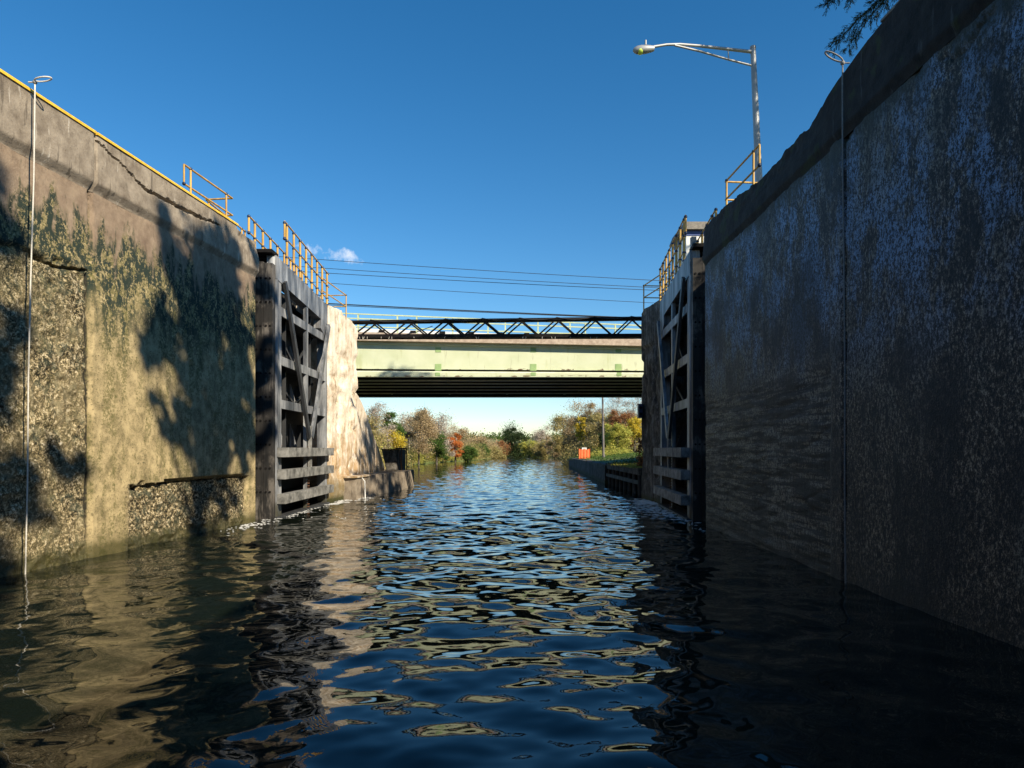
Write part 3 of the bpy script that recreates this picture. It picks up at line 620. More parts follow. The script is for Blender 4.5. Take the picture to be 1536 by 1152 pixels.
for k in range(7):
    x = -13 + 4.2 * k; m = MB(); m.bar((x - .6, 36.9, 6.35), (x + .9, 43.5, 6.35), .08, .1); m.bar((x + 1.6, 43.5, 6.35), (x, 50.0, 6.35), .08, .1); m.build('cross_frame', M['girder_d'], br)
for px in (657, 800, 928, 480):
    x = (px - 768) * 36.35 / F
    m = MB(); m.box(x - .17, x + .17, 36.445, 36.459, 6.5, 6.86); m.box(x - .15, x + .15, 36.445, 36.459, 7.48, 7.75); m.box(x - .13, x + .13, 36.185, 36.199, 6.2, 6.38); m.build('paint_patch', M['green_m'], br)
r = MB(); rz = [zl(9.63, 9.02), zl(9.38, 8.80), zl(8.95, 8.45)]
for f in rz: r.bar((XL, 37.0, f(XL)), (XR, 37.0, f(XR)), .07, .06)
ro = r.build('railing', M['green_p'], br)
for px in (537, 596, 625, 679, 732, 758, 807, 855, 878, 923, 478, 425, 1000):
    x = (px - 768) * 37 / F; q = MB(); q.bar((x, 37.06, dt(x)), (x, 37.06, rz[0](x)), .17 if px != 679 else .08, .07); o = q.build('post', M['green_p'], ro); o.location = (0, 0, 0)
gd = MB(); slab(gd, 39.0, 39.06, zl(8.86, 8.50), zl(9.2, 8.62)); go = gd.build('guardrail', M['white'], br)
for px in (573, 620, 664, 707, 750, 790, 829, 530): 
    x = (px - 768) * 39 / F; q = MB(); q.box(x - .15, x + .15, 38.8, 39.0, zl(8.80, 8.62)(x), zl(9.1, 8.80)(x)); o = q.build('block', M['black'], go); o.location = (0, 0, 0)
ab = MB(); ab.box(-18, -15.5, 35.9, 51.6, -1, 7.9); ab.build('abutment', M['pier_l'], br)
ab = MB(); ab.box(12.5, 15, 35.9, 51.6, -1, 7.5); ab.build('abutment', M['pier_r'], br)
# pipe truss in front
tr = empty('pipe_truss', (0, 32.8, 7.6), 'black steel lattice truss bridge carrying pipes in front of the road bridge', 'truss')
zt = zl(8.40, 8.60); zb = zl(7.73, 7.76); YT = (32.75, 33.2)
X0, X1 = -9.0, 8.0
for y in YT:
    m = MB(); m.tube([(X0, y, zt(X0)), (0, y, zt(0)), (X1, y, zt(X1))], .085 if y < 33 else .045, 8); m.build('top_chord', M['black'], tr)
    m = MB(); m.bar((X0, y, zb(X0)), (X1, y, zb(X1)), .12, .16); m.build('bottom_chord', M['black'], tr)
m = MB(); m.tube([(X0, 32.98, 7.8), (X1, 32.98, 7.84)], .06, 8); m.build('pipe', M['black'], tr)
sp = 55.65 * 32.75 / F; xa = (556 - 768) * 32.75 / F
for k in range(-1, 10):
    x = xa + (k - .0) * sp
    for y, off in zip(YT, (0, .18)):
        for sgn in (-1, 1):
            xb = x + off + sgn * sp / 2
            if not (X0 < xb < X1 and X0 < x + off < X1): continue
            m = MB(); m.bar((x + off, y, zt(x)), (xb, y, zb(xb)), .06, .07); m.build('strut', M['black'], tr)
m = MB()                                                   # sagging cable strapped under the top chord
for i in range(9):
    a = xa + i * sp; m.tube([(a + f * sp, 32.66, zt(a) + .08 - .10 * math.sin(math.pi * f)) for f in np.linspace(0, 1, 7)], .025, 5)
m.tube([(-5.3, 32.68, 7.75), (-4.6, 32.68, 7.9), (-3.8, 32.68, 8.2)], .02, 5); m.build('cable', M['wire'], tr)
m = MB()
for i in range(20):
    x = rnd.uniform(X0 + 1, X1 - 1.2); m.bar((x, 32.67, 7.69), (x + rnd.uniform(-.05, .05), 32.67, 7.62 + rnd.uniform(-.05, .0)), .014, .014)
o = m.build('tie_ends', M['rope'], tr); o['kind'] = 'stuff'

# ------------------------------------------------------------------ overhead wires and their poles
for lab, px, pyt in (('wooden utility pole behind the left lock wall carrying the wires', 60, 355), ('wooden utility pole behind the right lock wall carrying the wires', 1330, 440)):
    b = P(px, HOR, 60); ro = empty('utility_pole', (b.x, 60, 8), lab, 'utility pole')
    zt_ = P(px, pyt, 60).z; m = MB(); m.tube([(b.x, 60, 7), (b.x, 60, zt_ + .4)], [.2, .12], 10); m.build('pole', M['polew'], ro)
    m = MB(); m.bar((b.x, 59, zt_), (b.x, 61, zt_), .12, .12); m.build('crossarm', M['polew'], ro)
for i, (y0, y1, r_) in enumerate(((389.5, 419, .024), (402, 430, .024), (409, 434, .026), (424, 453, .022), (454.5, 476.5, .05), (456.5, 477.5, .03))):
    m = MB(); pts = []
    names = ['topmost', 'second', 'third', 'fourth', 'thick lowest', 'thin lowest']
    for x in np.linspace(60, 1330, 25):
        t_ = (x - 500) / 465.0; y = y0 + (y1 - y0) * t_ + 5.5 * (1 - ((x - 695) / 330) ** 2) * .35
        pts.append(P(x, y, 60 + .25 * i))
    m.tube(pts, r_, 5); o = m.build('overhead_wire', M['wire']); tag(o, names[i] + ' overhead wire crossing the sky above the bridge', 'wire', 'overhead wires above the bridge')

# ------------------------------------------------------------------ small hut
ht = empty('lock_hut', (8.3, 29.7, 8.6), 'small white hut with blue trim and grey roof behind the right gate', 'hut')
m = MB(); m.box(7.1, 9.4, 27.8, 29.8, 8.5, 11.0); m.build('wall', M['white'], ht)
m = MB(); m.box(7.07, 9.43, 27.77, 29.83, 11.002, 11.2); m.build('trim', M['blue'], ht)
m = MB(); m.hexa([(6.9, 27.6, 11.21), (9.6, 27.6, 11.21), (9.6, 30.0, 11.21), (6.9, 30.0, 11.21), (7.02, 27.72, 11.55), (9.48, 27.72, 11.55), (9.48, 29.88, 11.55), (7.02, 29.88, 11.55)]); m.build('roof', M['roof'], ht)
for x in (7.3, 8.1):
    m = MB(); m.box(x, x + .2, 27.75, 27.798, 9.9, 10.95); m.build('window', M['glass'], ht)

# ------------------------------------------------------------------ right bank: pole, sign, orange barrier
o = empty('light_pole', (9.2, 70, 1.3), 'slim grey pole standing on the right bank', 'pole')
b = P(904.5, 688, 70); m = MB(); m.tube([(b.x + .05, 70, 1.2), (b.x - .1, 70, 12)], [.13, .07], 8); m.build('shaft', M['polew'], o)
m = MB(); m.tube([(b.x + .05, 70, 1.15), (b.x + .05, 70, 1.7)], .18, 8); m.build('base', M['polew'], o)
mb = empty('barrier', P(877, 694, 76), 'bright orange mesh barrier on the right bank edge', 'barrier'); c = P(877, 688, 76)
m = MB(); w_ = .63
nx = 12; vs = []; fs = []
for j in range(2):
    for i in range(nx + 1):
        for k in range(6):
            vs.append((c.x - w_ + 2 * w_ * i / nx, 76 + .06 * math.sin(i * 1.9) + .04 * j, 1.25 + 1.05 * k / 5 + (.04 * math.sin(i * 1.3) if k == 5 else 0)))
for j in range(2):
    for i in range(nx):
        for k in range(5): a = j * (nx + 1) * 6 + i * 6 + k; fs.append((a, a + 6, a + 7, a + 1))
m.add(vs, fs, True); m.build('mesh_cloth', M['orange'], mb)
for x in (-.62, 0, .6): q = MB(); q.bar((c.x + x, 76.1, 1.1), (c.x + x, 76.1, 2.36), .05, .05); q.build('stake', M['orange'], mb)
sgn = empty('sign', P(876, 690, 77.5), 'small white notice board above the orange barrier', 'sign'); c = P(876.5, 674, 77.5)
m = MB(); m.box(c.x - .27, c.x + .27, 77.5, 77.53, c.z - .2, c.z + .2); m.build('board', M['white'], sgn)
m = MB(); m.box(c.x - .03, c.x + .03, 77.535, 77.58, 1.1, c.z + .15); m.build('post', M['polew'], sgn)
m = MB()
for k in (-.08, .0, .08): m.box(c.x - .2, c.x + .2, 77.49, 77.497, c.z + k - .012, c.z + k + .012)
m.build('lettering', M['polew'], sgn)
bb = P(666, 668, 118); up = empty('utility_pole', (bb.x, 118, 1), 'thin dark utility pole with a crossarm among the far left trees', 'utility pole')
m = MB(); m.tube([(bb.x, 118, .8), (bb.x, 118, P(666, 640, 118).z)], .1, 6); m.build('pole', M['black'], up)
m = MB(); m.bar((bb.x - 1.3, 118, 5.3), (bb.x + 1.3, 118, 5.3), .1, .1); m.build('crossarm', M['polew'], up)

# ------------------------------------------------------------------ ground
def shore_l(y): return np.interp(y, [-60, 21.5, 21.7, 29.2, 29.5, 33, 41, 44, 60, 80, 100, 118, 131, 150, 175, 196, 203, 900], [-17.5, -8.93, -9.5, -9.5, -9.0, -8.6, -8.1, -8.6, -12.2, -14.2, -15.3, -13.2, -10.6, -7.0, -4.5, -6, 0, 2])
def shore_r(y): return np.interp(y, [-60, 20.2, 20.5, 28.4, 28.7, 33, 46, 90, 96, 118, 150, 175, 196, 203, 900], [6.8, 6.8, 7.45, 7.45, 6.9, 6.9, 7.0, 8.0, 9.0, 10.5, 12.5, 13, 12, 2, 2])
ysg = np.concatenate([np.arange(-60, 20, 4), np.arange(20, 30, .5), np.arange(30, 60, .8), np.arange(60, 215, 2.0), np.geomspace(215, 2600, 30)])
offs = np.concatenate([np.arange(0, 12, .5), np.geomspace(12, 1500, 26)])
def bank(side):
    Yg, Og = np.meshgrid(ysg, offs, indexing='ij'); sh = shore_l(Yg) if side < 0 else shore_r(Yg); X = sh + side * Og
    hi = 8.6 if side < 0 else 8.55
    n = fbm(X * .3, Yg * .3, 101) - .5
    low = np.where(Og < .01, -.6, .35 + .9 * sstep(0, 3, Og) + .012 * np.minimum(Og, 60) + .4 * n)
    if side > 0:
        low = np.where(Yg < 96, 1.27 + .10 * np.clip(Og - 1.0, 0, 30) + .15 * n * (Og > 1), low)
    emb = sstep(8.2, 10.5, Og) if side < 0 else sstep(4.6, 6.4, Og)
    h = low + (hi - low) * np.where(Yg < 33, 1, np.where(Yg < 53, emb, emb * sstep(61, 53, Yg)))
    if side < 0: h = np.where((Yg > 33) & (Yg < 42) & (Og < 8.2), np.minimum(h, 1.0 + 2.5 * sstep(41, 34, Yg)), h)
    h = h + 9.0 * sstep(330, 520, Yg) + 4 * sstep(600, 1200, Yg) * fbm(X * .004, Yg * .004, 111)
    if side > 0: h = np.where((Yg > 33) & (Yg < 46), np.minimum(h, 1.37 + np.clip(Og - 3, 0, 9)), h)
    h = np.where((Yg >= 31.9) & (Yg < 33), hi, h)
    V = np.stack([X, Yg, h], -1).reshape(-1, 3); Q = gridq(*X.shape)
    o = link('ground', np_mesh('ground', V, Q), M['ground']); tag(o, None, None, None, 'structure'); return o
bank(-1); bank(1)
def gz(x, y):
    if y < 200:
        o = (shore_l(y) - x) if x < 0 else (x - shore_r(y))
        if x > 0 and y < 96: return 1.27 + .1 * max(0, min(o - 1, 30))
        return .35 + .9 * float(sstep(0, 3, max(o, 0))) + .012 * min(max(o, 0), 60)
    return 1.2
m = MB(); m.box(-200, 200, -40, 260, -1.6, -1.25); o = m.build('canal_bed', M['void']); tag(o, None, None, None, 'structure')
m = MB(); m.box(-11.5, 7.5, -16.6, -16.05, -1.2, 9); o = m.build('rear_gate_wall', M['void'])
tag(o, 'dark closed upper end of the lock behind the viewer', 'wall')

# ------------------------------------------------------------------ water
rs = np.random.RandomState(5); NW = 130
lam = np.exp(rs.uniform(math.log(.17), math.log(1.9), NW)); kk = 2 * np.pi / lam
ang = rs.normal(0, .95, NW) + np.where(rs.rand(NW) < .5, 0, np.pi); kx = kk * np.sin(ang); ky = kk * np.cos(ang); ph = rs.uniform(0, 2 * np.pi, NW)
spec = np.where(lam > .7, 1.0, (lam / .7) ** .9) * np.where(lam > 2.2, .7, 1)
sl_ = spec / math.sqrt((spec ** 2).sum() / 2) * .084; amp = sl_ / kk
def wave(x, y):
    env = .55 + .9 * fbm(x * .22, y * .16, 121, 3)
    wall = sstep(.0, 3.2, np.minimum(x - LW(np.minimum(y, 21)), np.where(y < 31, 6.0 - x, 50))) * .5 + .5
    far = 1 - .28 * sstep(14, 40, y) - .1 * sstep(70, 120, y)
    e = env * wall * far
    h = 0; hx = 0; hy = 0
    for i in range(NW):
        a = kx[i] * x + ky[i] * y + ph[i]; s, c = np.sin(a), np.cos(a); h = h + amp[i] * s; hx = hx + amp[i] * kx[i] * c; hy = hy + amp[i] * ky[i] * c
    return h * e, hx * e, hy * e
yw = [-16.5]
while yw[-1] < 3.5: yw.append(yw[-1] + .25)
while yw[-1] < 240: yw.append(yw[-1] + max(.028, .0062 * yw[-1]))
yw = np.array(yw); uc = np.linspace(0, 1, 361)
xl = np.where(yw < 30, LW(yw) - .4, np.interp(yw, [30, 45, 240], [-8.6, -12, -40])); xr = np.where(yw < 32, 7.0, np.interp(yw, [32, 45, 240], [7.2, 8, 40]))
Yw = np.repeat(yw[:, None], 361, 1); Xw = xl[:, None] + (xr - xl)[:, None] * uc[None]
H, HX, HY = wave(Xw, Yw)
V = np.stack([Xw, Yw, H], -1).reshape(-1, 3); me = np_mesh('water', V, gridq(*Xw.shape)); N = np.stack([-HX, -HY, np.ones_like(H)], -1).reshape(-1, 3); N /= np.linalg.norm(N, axis=1)[:, None]
me.normals_split_custom_set_from_vertices(N.tolist())
o = link('water', me, M['water']); tag(o, None, None, None, 'structure')
# foam where the gates leak
fv = []; fm = MB(); rr_ = random.Random(3)
def foam(cx, cy, sx_, sy_, n, s=.05):
    for _ in range(n):
        x = cx + rr_.gauss(0, sx_); y = cy + rr_.gauss(0, sy_)
        if x < float(LW(min(y, 21.6))) + .03: continue
        h = float(wave(np.array([x]), np.array([y]))[0][0]); r0 = s * rr_.uniform(.3, 1.3); k = 7; st = rr_.uniform(1, 2.6)
        vs = [(x + r0 * st * math.cos(2 * math.pi * j / k) * rr_.uniform(.5, 1.2), y + r0 * math.sin(2 * math.pi * j / k) * rr_.uniform(.5, 1.2), h + .006) for j in range(k)] + [(x, y, h + .018)]
        fm.add(vs, [(j, (j + 1) % k, k) for j in range(k)], True)
foam(-7.95, 20.8, .2, .7, 90, .03); foam(-7.68, 25.5, .12, 2.4, 120, .035); foam(-7.5, 29.8, .2, .8, 90, .06); foam(-7.2, 32, .5, .7, 60, .06)
foam(5.55, 24.5, .22, 2.2, 200, .045); foam(5.95, 29.5, .35, .9, 260, .09); foam(5.0, 25.5, .6, 1.4, 160, .06); foam(-3, 24, 3, 2, 60, .03)
o = fm.build('foam', M['foam']); tag(o, 'patches of white foam on the water along the lock gates', 'foam', None, 'stuff')
m = MB(); m.tube([(-7.03, 31.9, 1.0), (-6.88, 31.9, .8), (-6.86, 31.9, -.05)], [.02, .025, .035], 8); o = m.build('water_jet', M['foam']); tag(o, 'thin white jet of water falling from the left guide wall', 'water jet')

# ------------------------------------------------------------------ trees
def crown_np(blobs, n, leaf, rng, aspect=1.0, clumps=26, spread=.3):
    """leaf-sized faces gathered in clumps through the volume of several ellipsoids; returns mesh arrays and clump centres"""
    C = []; wts = []
    vol = np.array([b[3] * b[4] * b[5] for b in blobs]); vol = vol / vol.sum()
    for b, w in zip(blobs, vol):
        k = max(3, int(clumps * w)); d = rng.normal(size=(k, 3)); d /= np.linalg.norm(d, axis=1)[:, None]; r = rng.uniform(.35, 1, (k, 1)) ** .6
        C.append(np.array(b[:3]) + d * r * np.array(b[3:6])); wts += [b[3] * spread] * k
    C = np.concatenate(C); wts = np.array(wts) * rng.uniform(.6, 1.3, len(wts))
    idx = rng.randint(0, len(C), n); p = C[idx] + rng.normal(size=(n, 3)) * wts[idx][:, None] * np.array([1, 1, .75])
    a = rng.normal(size=(n, 3)); a /= np.linalg.norm(a, axis=1)[:, None]; b = np.cross(a, rng.normal(size=(n, 3))); b /= np.linalg.norm(b, axis=1)[:, None]
    s = leaf * rng.uniform(.5, 1.3, (n, 1)); a = a * s * aspect; b = b * s / aspect
    V = np.stack([p - a, p - b * .8, p + a, p + b * .8], 1).reshape(-1, 3); Q = np.arange(4 * n).reshape(-1, 4); return V, Q, C
def tree(name, label, base, blobs, n, leaf, mat, group=None, bark='bark', aspect=1.0, clumps=26, spread=.3, seed=1, tr=.12, cat='tree', twig=0, twigmat='bark_g'):
    """base: ground point; blobs relative to base: (x,y,z,rx,ry,rz)"""
    rng = np.random.RandomState(seed); root = empty(name, base, label, cat, group)
    V, Q, C = crown_np(blobs, n, leaf, rng, aspect, clumps, spread)
    link('crown', np_mesh('crown', V, Q, False), M[mat], root, True)
    m = MB(); top = max(b[2] + b[5] * .6 for b in blobs); lx = blobs[0][0]
    tp = [Vector((0, 0, -.3)), Vector((lx * .2, 0, top * .25)), Vector((lx * .6 + tr, tr, top * .55)), Vector((lx, 0, top))]
    m.tube(tp, [tr * 1.25, tr, tr * .65, tr * .12], 7)
    for c in C:
        c = Vector(c); f = min(.9, max(.15, (c.z / top) * rng.uniform(.35, .75))); s_ = tp[1].lerp(tp[3], f); md = s_.lerp(c, .5) + Vector((0, 0, -.06 * (c - s_).length))
        m.tube([s_, md, c], [tr * .32, tr * .2, tr * .06], 4, False)
    for k in range(twig):
        c = Vector(C[rng.randint(len(C))]); d = Vector(rng.normal(size=3)); d.z = abs(d.z) * 1.2 + .3; d.normalize(); ln = rng.uniform(.5, 1.3) * blobs[0][3] * .5
        e = c + d * ln; m.tube([c, c.lerp(e, .5) + Vector(rng.normal(size=3)) * .06, e], [tr * .14, tr * .09, tr * .03], 3, False)
        for q in range(3):
            f = c.lerp(e, rng.uniform(.2, .8)); d2 = (d + Vector(rng.normal(size=3)) * .6).normalized(); m.tube([f, f + d2 * ln * .5], [tr * .07, tr * .02], 3, False)
    m.build('trunk', M[bark], root, True); return root
def far_tree(name, label, px, ytop, ybot, wpx, d, n, leaf, mat, **k):
    """tree given by its extent in the photograph at distance d"""
    x = (px - 768) * d / F; z0 = gz(x, d); top = CAMZ + (HOR - ytop + (10 if d < 150 and wpx > 25 else 3)) * d / F; w = wpx * 1.12 * d / F / 2; bot = CAMZ + (HOR - ybot) * d / F
    h = top - bot; zc = (top + bot) / 2 - z0; sd = k.pop('seed', int(px)); rg = random.Random(sd)
    n = int(n * 3.6); leaf = leaf * .68; zc = (top + min(bot, z0 + .6)) / 2 - z0 if name not in ('vine_tree', 'yellow_tree', 'orange_tree') else zc; h = 2 * (top - z0 - zc)
    bl = [(rg.uniform(-.1, .1) * w, 0, zc, w * .8, w * .8, h * .42)]
    for _ in range(5):
        a = rg.uniform(0, 6.28); bl.append((w * .6 * math.cos(a), w * .5 * math.sin(a), zc + rg.uniform(-.34, .26) * h, w * .48, w * .5, h * .2))
    return tree(name, label, (x, d, z0), bl, n, leaf, mat, seed=sd, **k)

# two big trees behind the right wall throw the dappled shade on the left wall
tree('shade_tree', 'leafy tree behind the right wall shading the left gate', (9.0, 2.1, 8.6),
     [(0, .9, 12.2, 1.5, 1.9, 2.4), (0, -1.3, 11.2, .9, 1.1, 1.5), (0, 2.5, 10.4, 1.2, 1.2, 1.6), (0, -.9, 14.3, .8, 1.1, 1.0), (0, 2.6, 14.2, 1.0, 1.2, 1.0), (0, 4.2, 12.6, .8, .9, 2.4), (0, 4.3, 9.6, .6, .8, 1.5), (0, .9, 9.7, .9, 2.3, 1.0), (0, 1.6, 8.0, .7, 1.8, .6)], 5600, .2, 'lf_olive', 'trees behind the right lock wall', clumps=170, spread=.15, seed=11, tr=.2)
tree('shade_tree', 'leafy tree behind the right wall shading the near left wall', (9.6, -8.2, 8.6),
     [(0, 1.2, 12.2, 1.5, 1.8, 2.4), (0, 2.5, 9.7, 1.2, 1.3, 1.5), (0, 1.8, 14.8, 1.1, 1.3, 1.2), (0, 3.0, 12.2, .9, .9, 1.1), (0, 4.7, 10.2, .5, .5, .6), (0, 2.3, 7.6, .8, .9, .8), (0, -1.5, 11, 1.6, 1.4, 2.4)], 5000, .2, 'lf_olive', 'trees behind the right lock wall', clumps=170, spread=.15, seed=12, tr=.22)
# spruce whose drooping boughs reach into the top right corner
def spruce():
    root = empty('spruce_tree', (12.9, 18.3, 9.2), 'spruce with drooping boughs hanging over the right wall top', 'tree'); rg = random.Random(21)
    m = MB(); m.tube([(0, 0, -.3), (0, 0, 6), (.1, 0, 15)], [.28, .18, .04], 9); V = []; Q = []
    def spray(p, d, ln):                                   # a twig clothed with needles all round
        k = int(ln / .035)
        for i in range(k):
            c = p + d * (ln * i / k); a = rg.uniform(0, 6.28); s = d.cross(Vector((math.cos(a), math.sin(a), .3))).normalized()
            nd = (d * .8 + s).normalized() * .075; w = d.cross(s).normalized() * .011; n = len(V); V.extend([c - w, c + w, c + w * .4 + nd, c - w * .4 + nd]); Q.append((n, n + 1, n + 2, n + 3))
    z = 1.6
    while z < 14.5:
        ln = np.interp(z, [0, 6.0, 7.2, 8.5, 15], [2.4, 2.8, 4.75, 4.7, .4])
        for a0 in range(5):
            a = a0 * 1.257 + z * 2.1 + rg.uniform(-.3, .3); D = Vector((math.cos(a), math.sin(a), 0)); pts = []
            L_ = ln * rg.uniform(.8, 1.0)
            for i in range(7): f = i / 6; pts.append(D * (L_ * f) + Vector((0, 0, z + .15 * math.sin(f * 3) - .28 * L_ * f * f)))
            m.tube(pts, [.05 * (1 - i / 7.5) for i in range(7)], 4, False)
            if D.x > .2 and z < 12: dens = .35
            else: dens = 1.0
            for i in range(int(L_ * 34 * dens)):
                f = rg.uniform(.2, 1); j = min(5, int(f * 6)); p = pts[j].lerp(pts[j + 1], f * 6 - j); sd = rg.choice((-1, 1))
                d = (D * .55 + D.cross(Vector((0, 0, 1))) * sd * rg.uniform(.2, 1) + Vector((0, 0, -rg.uniform(.25, 1.1)))).normalized(); l2 = rg.uniform(.25, .75) * (1.15 - f * .5)
                spray(p, d, l2); e = p + d * l2 * .5
                for _ in range(2): spray(e, (d + Vector((rg.gauss(0, .5), rg.gauss(0, .5), -.4))).normalized(), l2 * .45)
            spray(pts[5], (pts[6] - pts[5]).normalized(), .8)
        z += .55
    m.build('trunk', M['bark'], root, True); V = np.array([tuple(v) for v in V]); link('needles', np_mesh('needles', V, np.array(Q), False), M['needle'], root, True)
spruce()

G1 = 'trees on the far left bank'; G2 = 'trees on the far right bank'; G3 = 'trees at the end of the reach'
far_tree('bare_tree', 'thin bare grey tree rising beside the left wing wall', 562, 590, 660, 58, 78, 3000, .085, 'lf_grey', group=G1, bark='bark_g', aspect=1.7, twig=60)
far_tree('bare_tree', 'tan brown tree just behind the left sluice box', 555, 628, 690, 50, 76, 3200, .11, 'lf_olive', group=G1)
far_tree('evergreen_tree', 'dark green tree above the yellow tree on the left bank', 590, 619, 668, 32, 90, 3800, .12, 'lf_green', group=G1)
far_tree('yellow_tree', 'bright yellow tree low on the left bank', 590, 651, 681, 34, 82, 3000, .10, 'lf_yellow', group=G1)
far_tree('autumn_tree', 'tall tan half bare tree, tallest on the left bank', 628, 611, 690, 52, 100, 5200, .12, 'lf_tan', group=G1, twig=60, aspect=1.2)
far_tree('autumn_tree', 'grey tan tree rising behind the tallest on the left bank', 614, 622, 680, 42, 108, 3200, .11, 'lf_grey', group=G1, twig=50, aspect=1.5, bark='bark_g')
far_tree('autumn_tree', 'tan grey tree left of the far utility pole', 655, 628, 685, 44, 116, 3600, .12, 'lf_grey', group=G1, twig=50, aspect=1.4, bark='bark_g')
far_tree('autumn_tree', 'brown tree behind the orange tree on the left bank', 684, 645, 688, 44, 134, 3200, .13, 'lf_tan', group=G1, twig=20, aspect=1.2)
far_tree('green_tree', 'rounded green tree by the water left of the orange tree', 655, 659, 690, 28, 108, 3000, .12, 'lf_green', group=G1)
far_tree('orange_tree', 'bright orange maple on the left bank', 683, 649, 686, 19, 120, 2600, .11, 'lf_orange', group=G1)
far_tree('green_tree', 'low green tree right of the orange tree', 703, 670, 693, 24, 126, 2400, .12, 'lf_green', group=G1)
for i, (px, yt, w, d, mt) in enumerate(((716, 655, 34, 165, 'lf_tan'), (735, 662, 30, 176, 'lf_tan'), (752, 664, 26, 182, 'lf_russet'), (722, 668, 26, 158, 'lf_green'), (744, 674, 30, 172, 'lf_olive'))):
    far_tree('autumn_tree', ['tan tree at the river bend, left', 'tan tree at the river bend, middle', 'russet tree at the river bend, right', 'green tree at the river bend', 'olive tree low at the river bend'][i], px, yt, 691, w, d, 2400, .17, mt, group=G3)
far_tree('dark_tree', 'big dark green tree at the middle of the far shore', 772, 638, 690, 38, 190, 5200, .18, 'lf_dark', group=G3)
far_tree('bare_tree', 'pale grey bare rounded tree right of the big dark tree', 815, 634, 682, 34, 205, 3000, .16, 'lf_grey', group=G3, bark='bark_g', aspect=1.7, twig=30)
far_tree('yellow_tree', 'small yellow and tan tree at the far shore', 794, 658, 690, 22, 178, 2200, .15, 'lf_lime', group=G3)
far_tree('green_tree', 'green tree low on the far shore right of the yellow one', 812, 664, 690, 26, 175, 2600, .15, 'lf_olive', group=G3)
far_tree('autumn_tree', 'tan tree on the far shore behind the bend', 832, 652, 690, 30, 168, 2600, .16, 'lf_tan', group=G3)
far_tree('autumn_tree', 'olive tree at the left end of the right bank belt', 846, 626, 693, 40, 120, 4600, .13, 'lf_olive', group=G2, twig=30)
far_tree('vine_tree', 'yellow vine covered trunk leaning in the right bank belt', 872, 624, 668, 14, 104, 1500, .11, 'lf_yellow', group=G2)
far_tree('autumn_tree', 'tall tan twiggy tree behind the orange barrier', 872, 606, 690, 44, 110, 4800, .12, 'lf_tan', group=G2, twig=70, aspect=1.2)
far_tree('bare_tree', 'tall bare grey tree right of the slim pole', 918, 588, 680, 54, 104, 2200, .09, 'lf_grey', group=G2, bark='bark_g', aspect=2.0, twig=90)
far_tree('bare_tree', 'bare grey tree nearest the right pier', 952, 590, 650, 46, 96, 2000, .09, 'lf_grey', group=G2, bark='bark_g', aspect=2.0, twig=70)
far_tree('autumn_tree', 'olive tree behind the slim pole on the right bank', 898, 622, 690, 36, 100, 4200, .12, 'lf_olive', group=G2, twig=20)
far_tree('russet_tree', 'russet tree close to the right pier', 934, 614, 668, 36, 92, 3400, .11, 'lf_russet', group=G2)
far_tree('yellow_tree', 'yellow tree close to the right pier', 952, 633, 660, 26, 88, 2200, .10, 'lf_yellow', group=G2)
far_tree('autumn_tree', 'olive bush tree below the russet tree', 925, 640, 688, 36, 86, 3800, .11, 'lf_lime', group=G2)
far_tree('dark_tree', 'dark green tree low beside the right bank slope', 916, 650, 690, 28, 90, 3000, .11, 'lf_dark', group=G2)
far_tree('autumn_tree', 'tan tree between the far shore and the right bank', 858, 650, 693, 26, 126, 2600, .13, 'lf_lime', group=G2)

rb = random.Random(77)
for i in range(16):
    y = 70 + i * 8.0; x = float(shore_l(y)) - rb.uniform(5, 9); px = 768 + x * F / y
    far_tree('autumn_tree', 'brown tree in the dense row behind the left shore', px, 628 + i * 2.2 + rb.uniform(-8, 6), 690, 42 - i, y, 2200, .14, rb.choice(['lf_tan', 'lf_olive', 'lf_grey', 'lf_tan']), group='dense row of trees behind the left shore', seed=500 + i)
for i in range(12):
    y = 100 + i * 8.0; x = float(shore_r(y)) + rb.uniform(3, 10); px = 768 + x * F / y
    far_tree('autumn_tree', 'brown tree in the dense row behind the right bank', px, 618 + i * 3 + rb.uniform(-8, 6), 690, 40 - i, y, 2200, .14, rb.choice(['lf_tan', 'lf_olive', 'lf_grey', 'lf_lime']), group='dense row of trees behind the right bank', seed=600 + i)

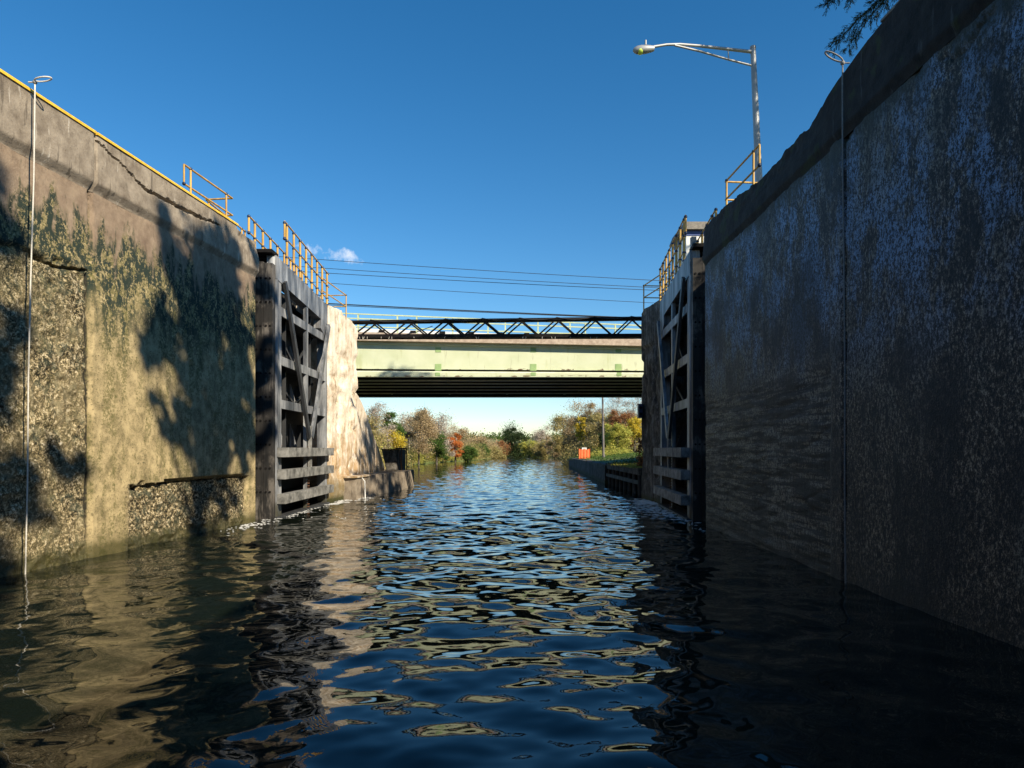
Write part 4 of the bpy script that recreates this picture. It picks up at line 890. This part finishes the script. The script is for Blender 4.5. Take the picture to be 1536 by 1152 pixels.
def scatter(name, label, pts, n, leaf, mat, sr, sz, seed):
    n = int(n * 1.7); leaf *= .75
    rng = np.random.RandomState(seed); pts = np.array(pts); idx = rng.randint(0, len(pts), n)
    p = pts[idx] + rng.normal(size=(n, 3)) * np.array([sr, sr, 0]); p[:, 2] += np.abs(rng.normal(size=n)) * sz
    a = rng.normal(size=(n, 3)); a /= np.linalg.norm(a, axis=1)[:, None]; b = np.cross(a, rng.normal(size=(n, 3))); b /= np.linalg.norm(b, axis=1)[:, None]
    s = leaf * rng.uniform(.5, 1.3, (n, 1)); V = np.stack([p - a * s, p - b * s * .7, p + a * s, p + b * s * .7], 1).reshape(-1, 3)
    o = link(name, np_mesh(name, V, np.arange(4 * n).reshape(-1, 4), False), M[mat]); tag(o, label, 'vegetation', None, 'stuff')
rg = random.Random(9)
def shorepts(side, y0, y1, k, o0, o1):
    out = []
    for _ in range(k):
        y = rg.uniform(y0, y1); o = rg.uniform(o0, o1); x = (float(shore_l(y)) - o) if side < 0 else (float(shore_r(y)) + o); out.append((x, y, gz(x, y) - .2))
    return out
scatter('undergrowth', 'olive undergrowth along the far left waterline', shorepts(-1, 60, 198, 260, -.3, 4.5), 42000, .13, 'lf_olive', .8, 1.3, 31)
scatter('undergrowth', 'yellow green shrubs along the far left waterline', shorepts(-1, 66, 150, 44, -.4, 1.5), 12000, .11, 'lf_lime', .6, 1.0, 32)
scatter('undergrowth', 'olive undergrowth along the right bank belt', shorepts(1, 96, 198, 150, -.2, 5), 30000, .13, 'lf_olive', .9, 1.4, 33)
scatter('grass', 'long green grass on the right bank slope', shorepts(1, 48, 92, 160, 1.2, 7), 16000, .07, 'lf_green', .9, .16, 34)
scatter('grass', 'pale dry reeds at the right bank behind the barrier', shorepts(1, 80, 96, 30, 1.5, 6), 5000, .09, 'lf_lime', .7, .5, 35)
far = [(rg.uniform(-60, 80), rg.uniform(203, 225), .4) for _ in range(90)]
scatter('woodland', 'distant mixed woodland closing the reach', far, 20000, .26, 'lf_tan', 2.2, 2.2, 36)
scatter('woodland', 'dark shrubs along the far shore', [(rg.uniform(-14, 30), rg.uniform(199, 203), .2) for _ in range(60)], 8000, .2, 'lf_dark', 1.0, 1.3, 38)
ridge = [(rg.uniform(-330, 330), rg.uniform(480, 560), 8.0 + rg.uniform(0, 1)) for _ in range(420)]
scatter('woodland', 'low wooded ridge on the horizon', ridge, 30000, .9, 'lf_green', 5, 2.4, 37)
# ivy and brush at the foot of the right pier
scatter('undergrowth', 'dark brush hanging beside the right pier', [(rg.uniform(6.45, 7.1), rg.uniform(33, 35.5), rg.uniform(1.3, 2.6)) for _ in range(14)], 1600, .07, 'lf_russet', .15, .3, 39)
scatter('grass', 'weedy grass on top of the timber wharf', [(rg.uniform(6.4, 8.6), rg.uniform(34.2, 45.2), 1.34) for _ in range(70)], 6000, .035, 'lf_lime', .3, .05, 40)
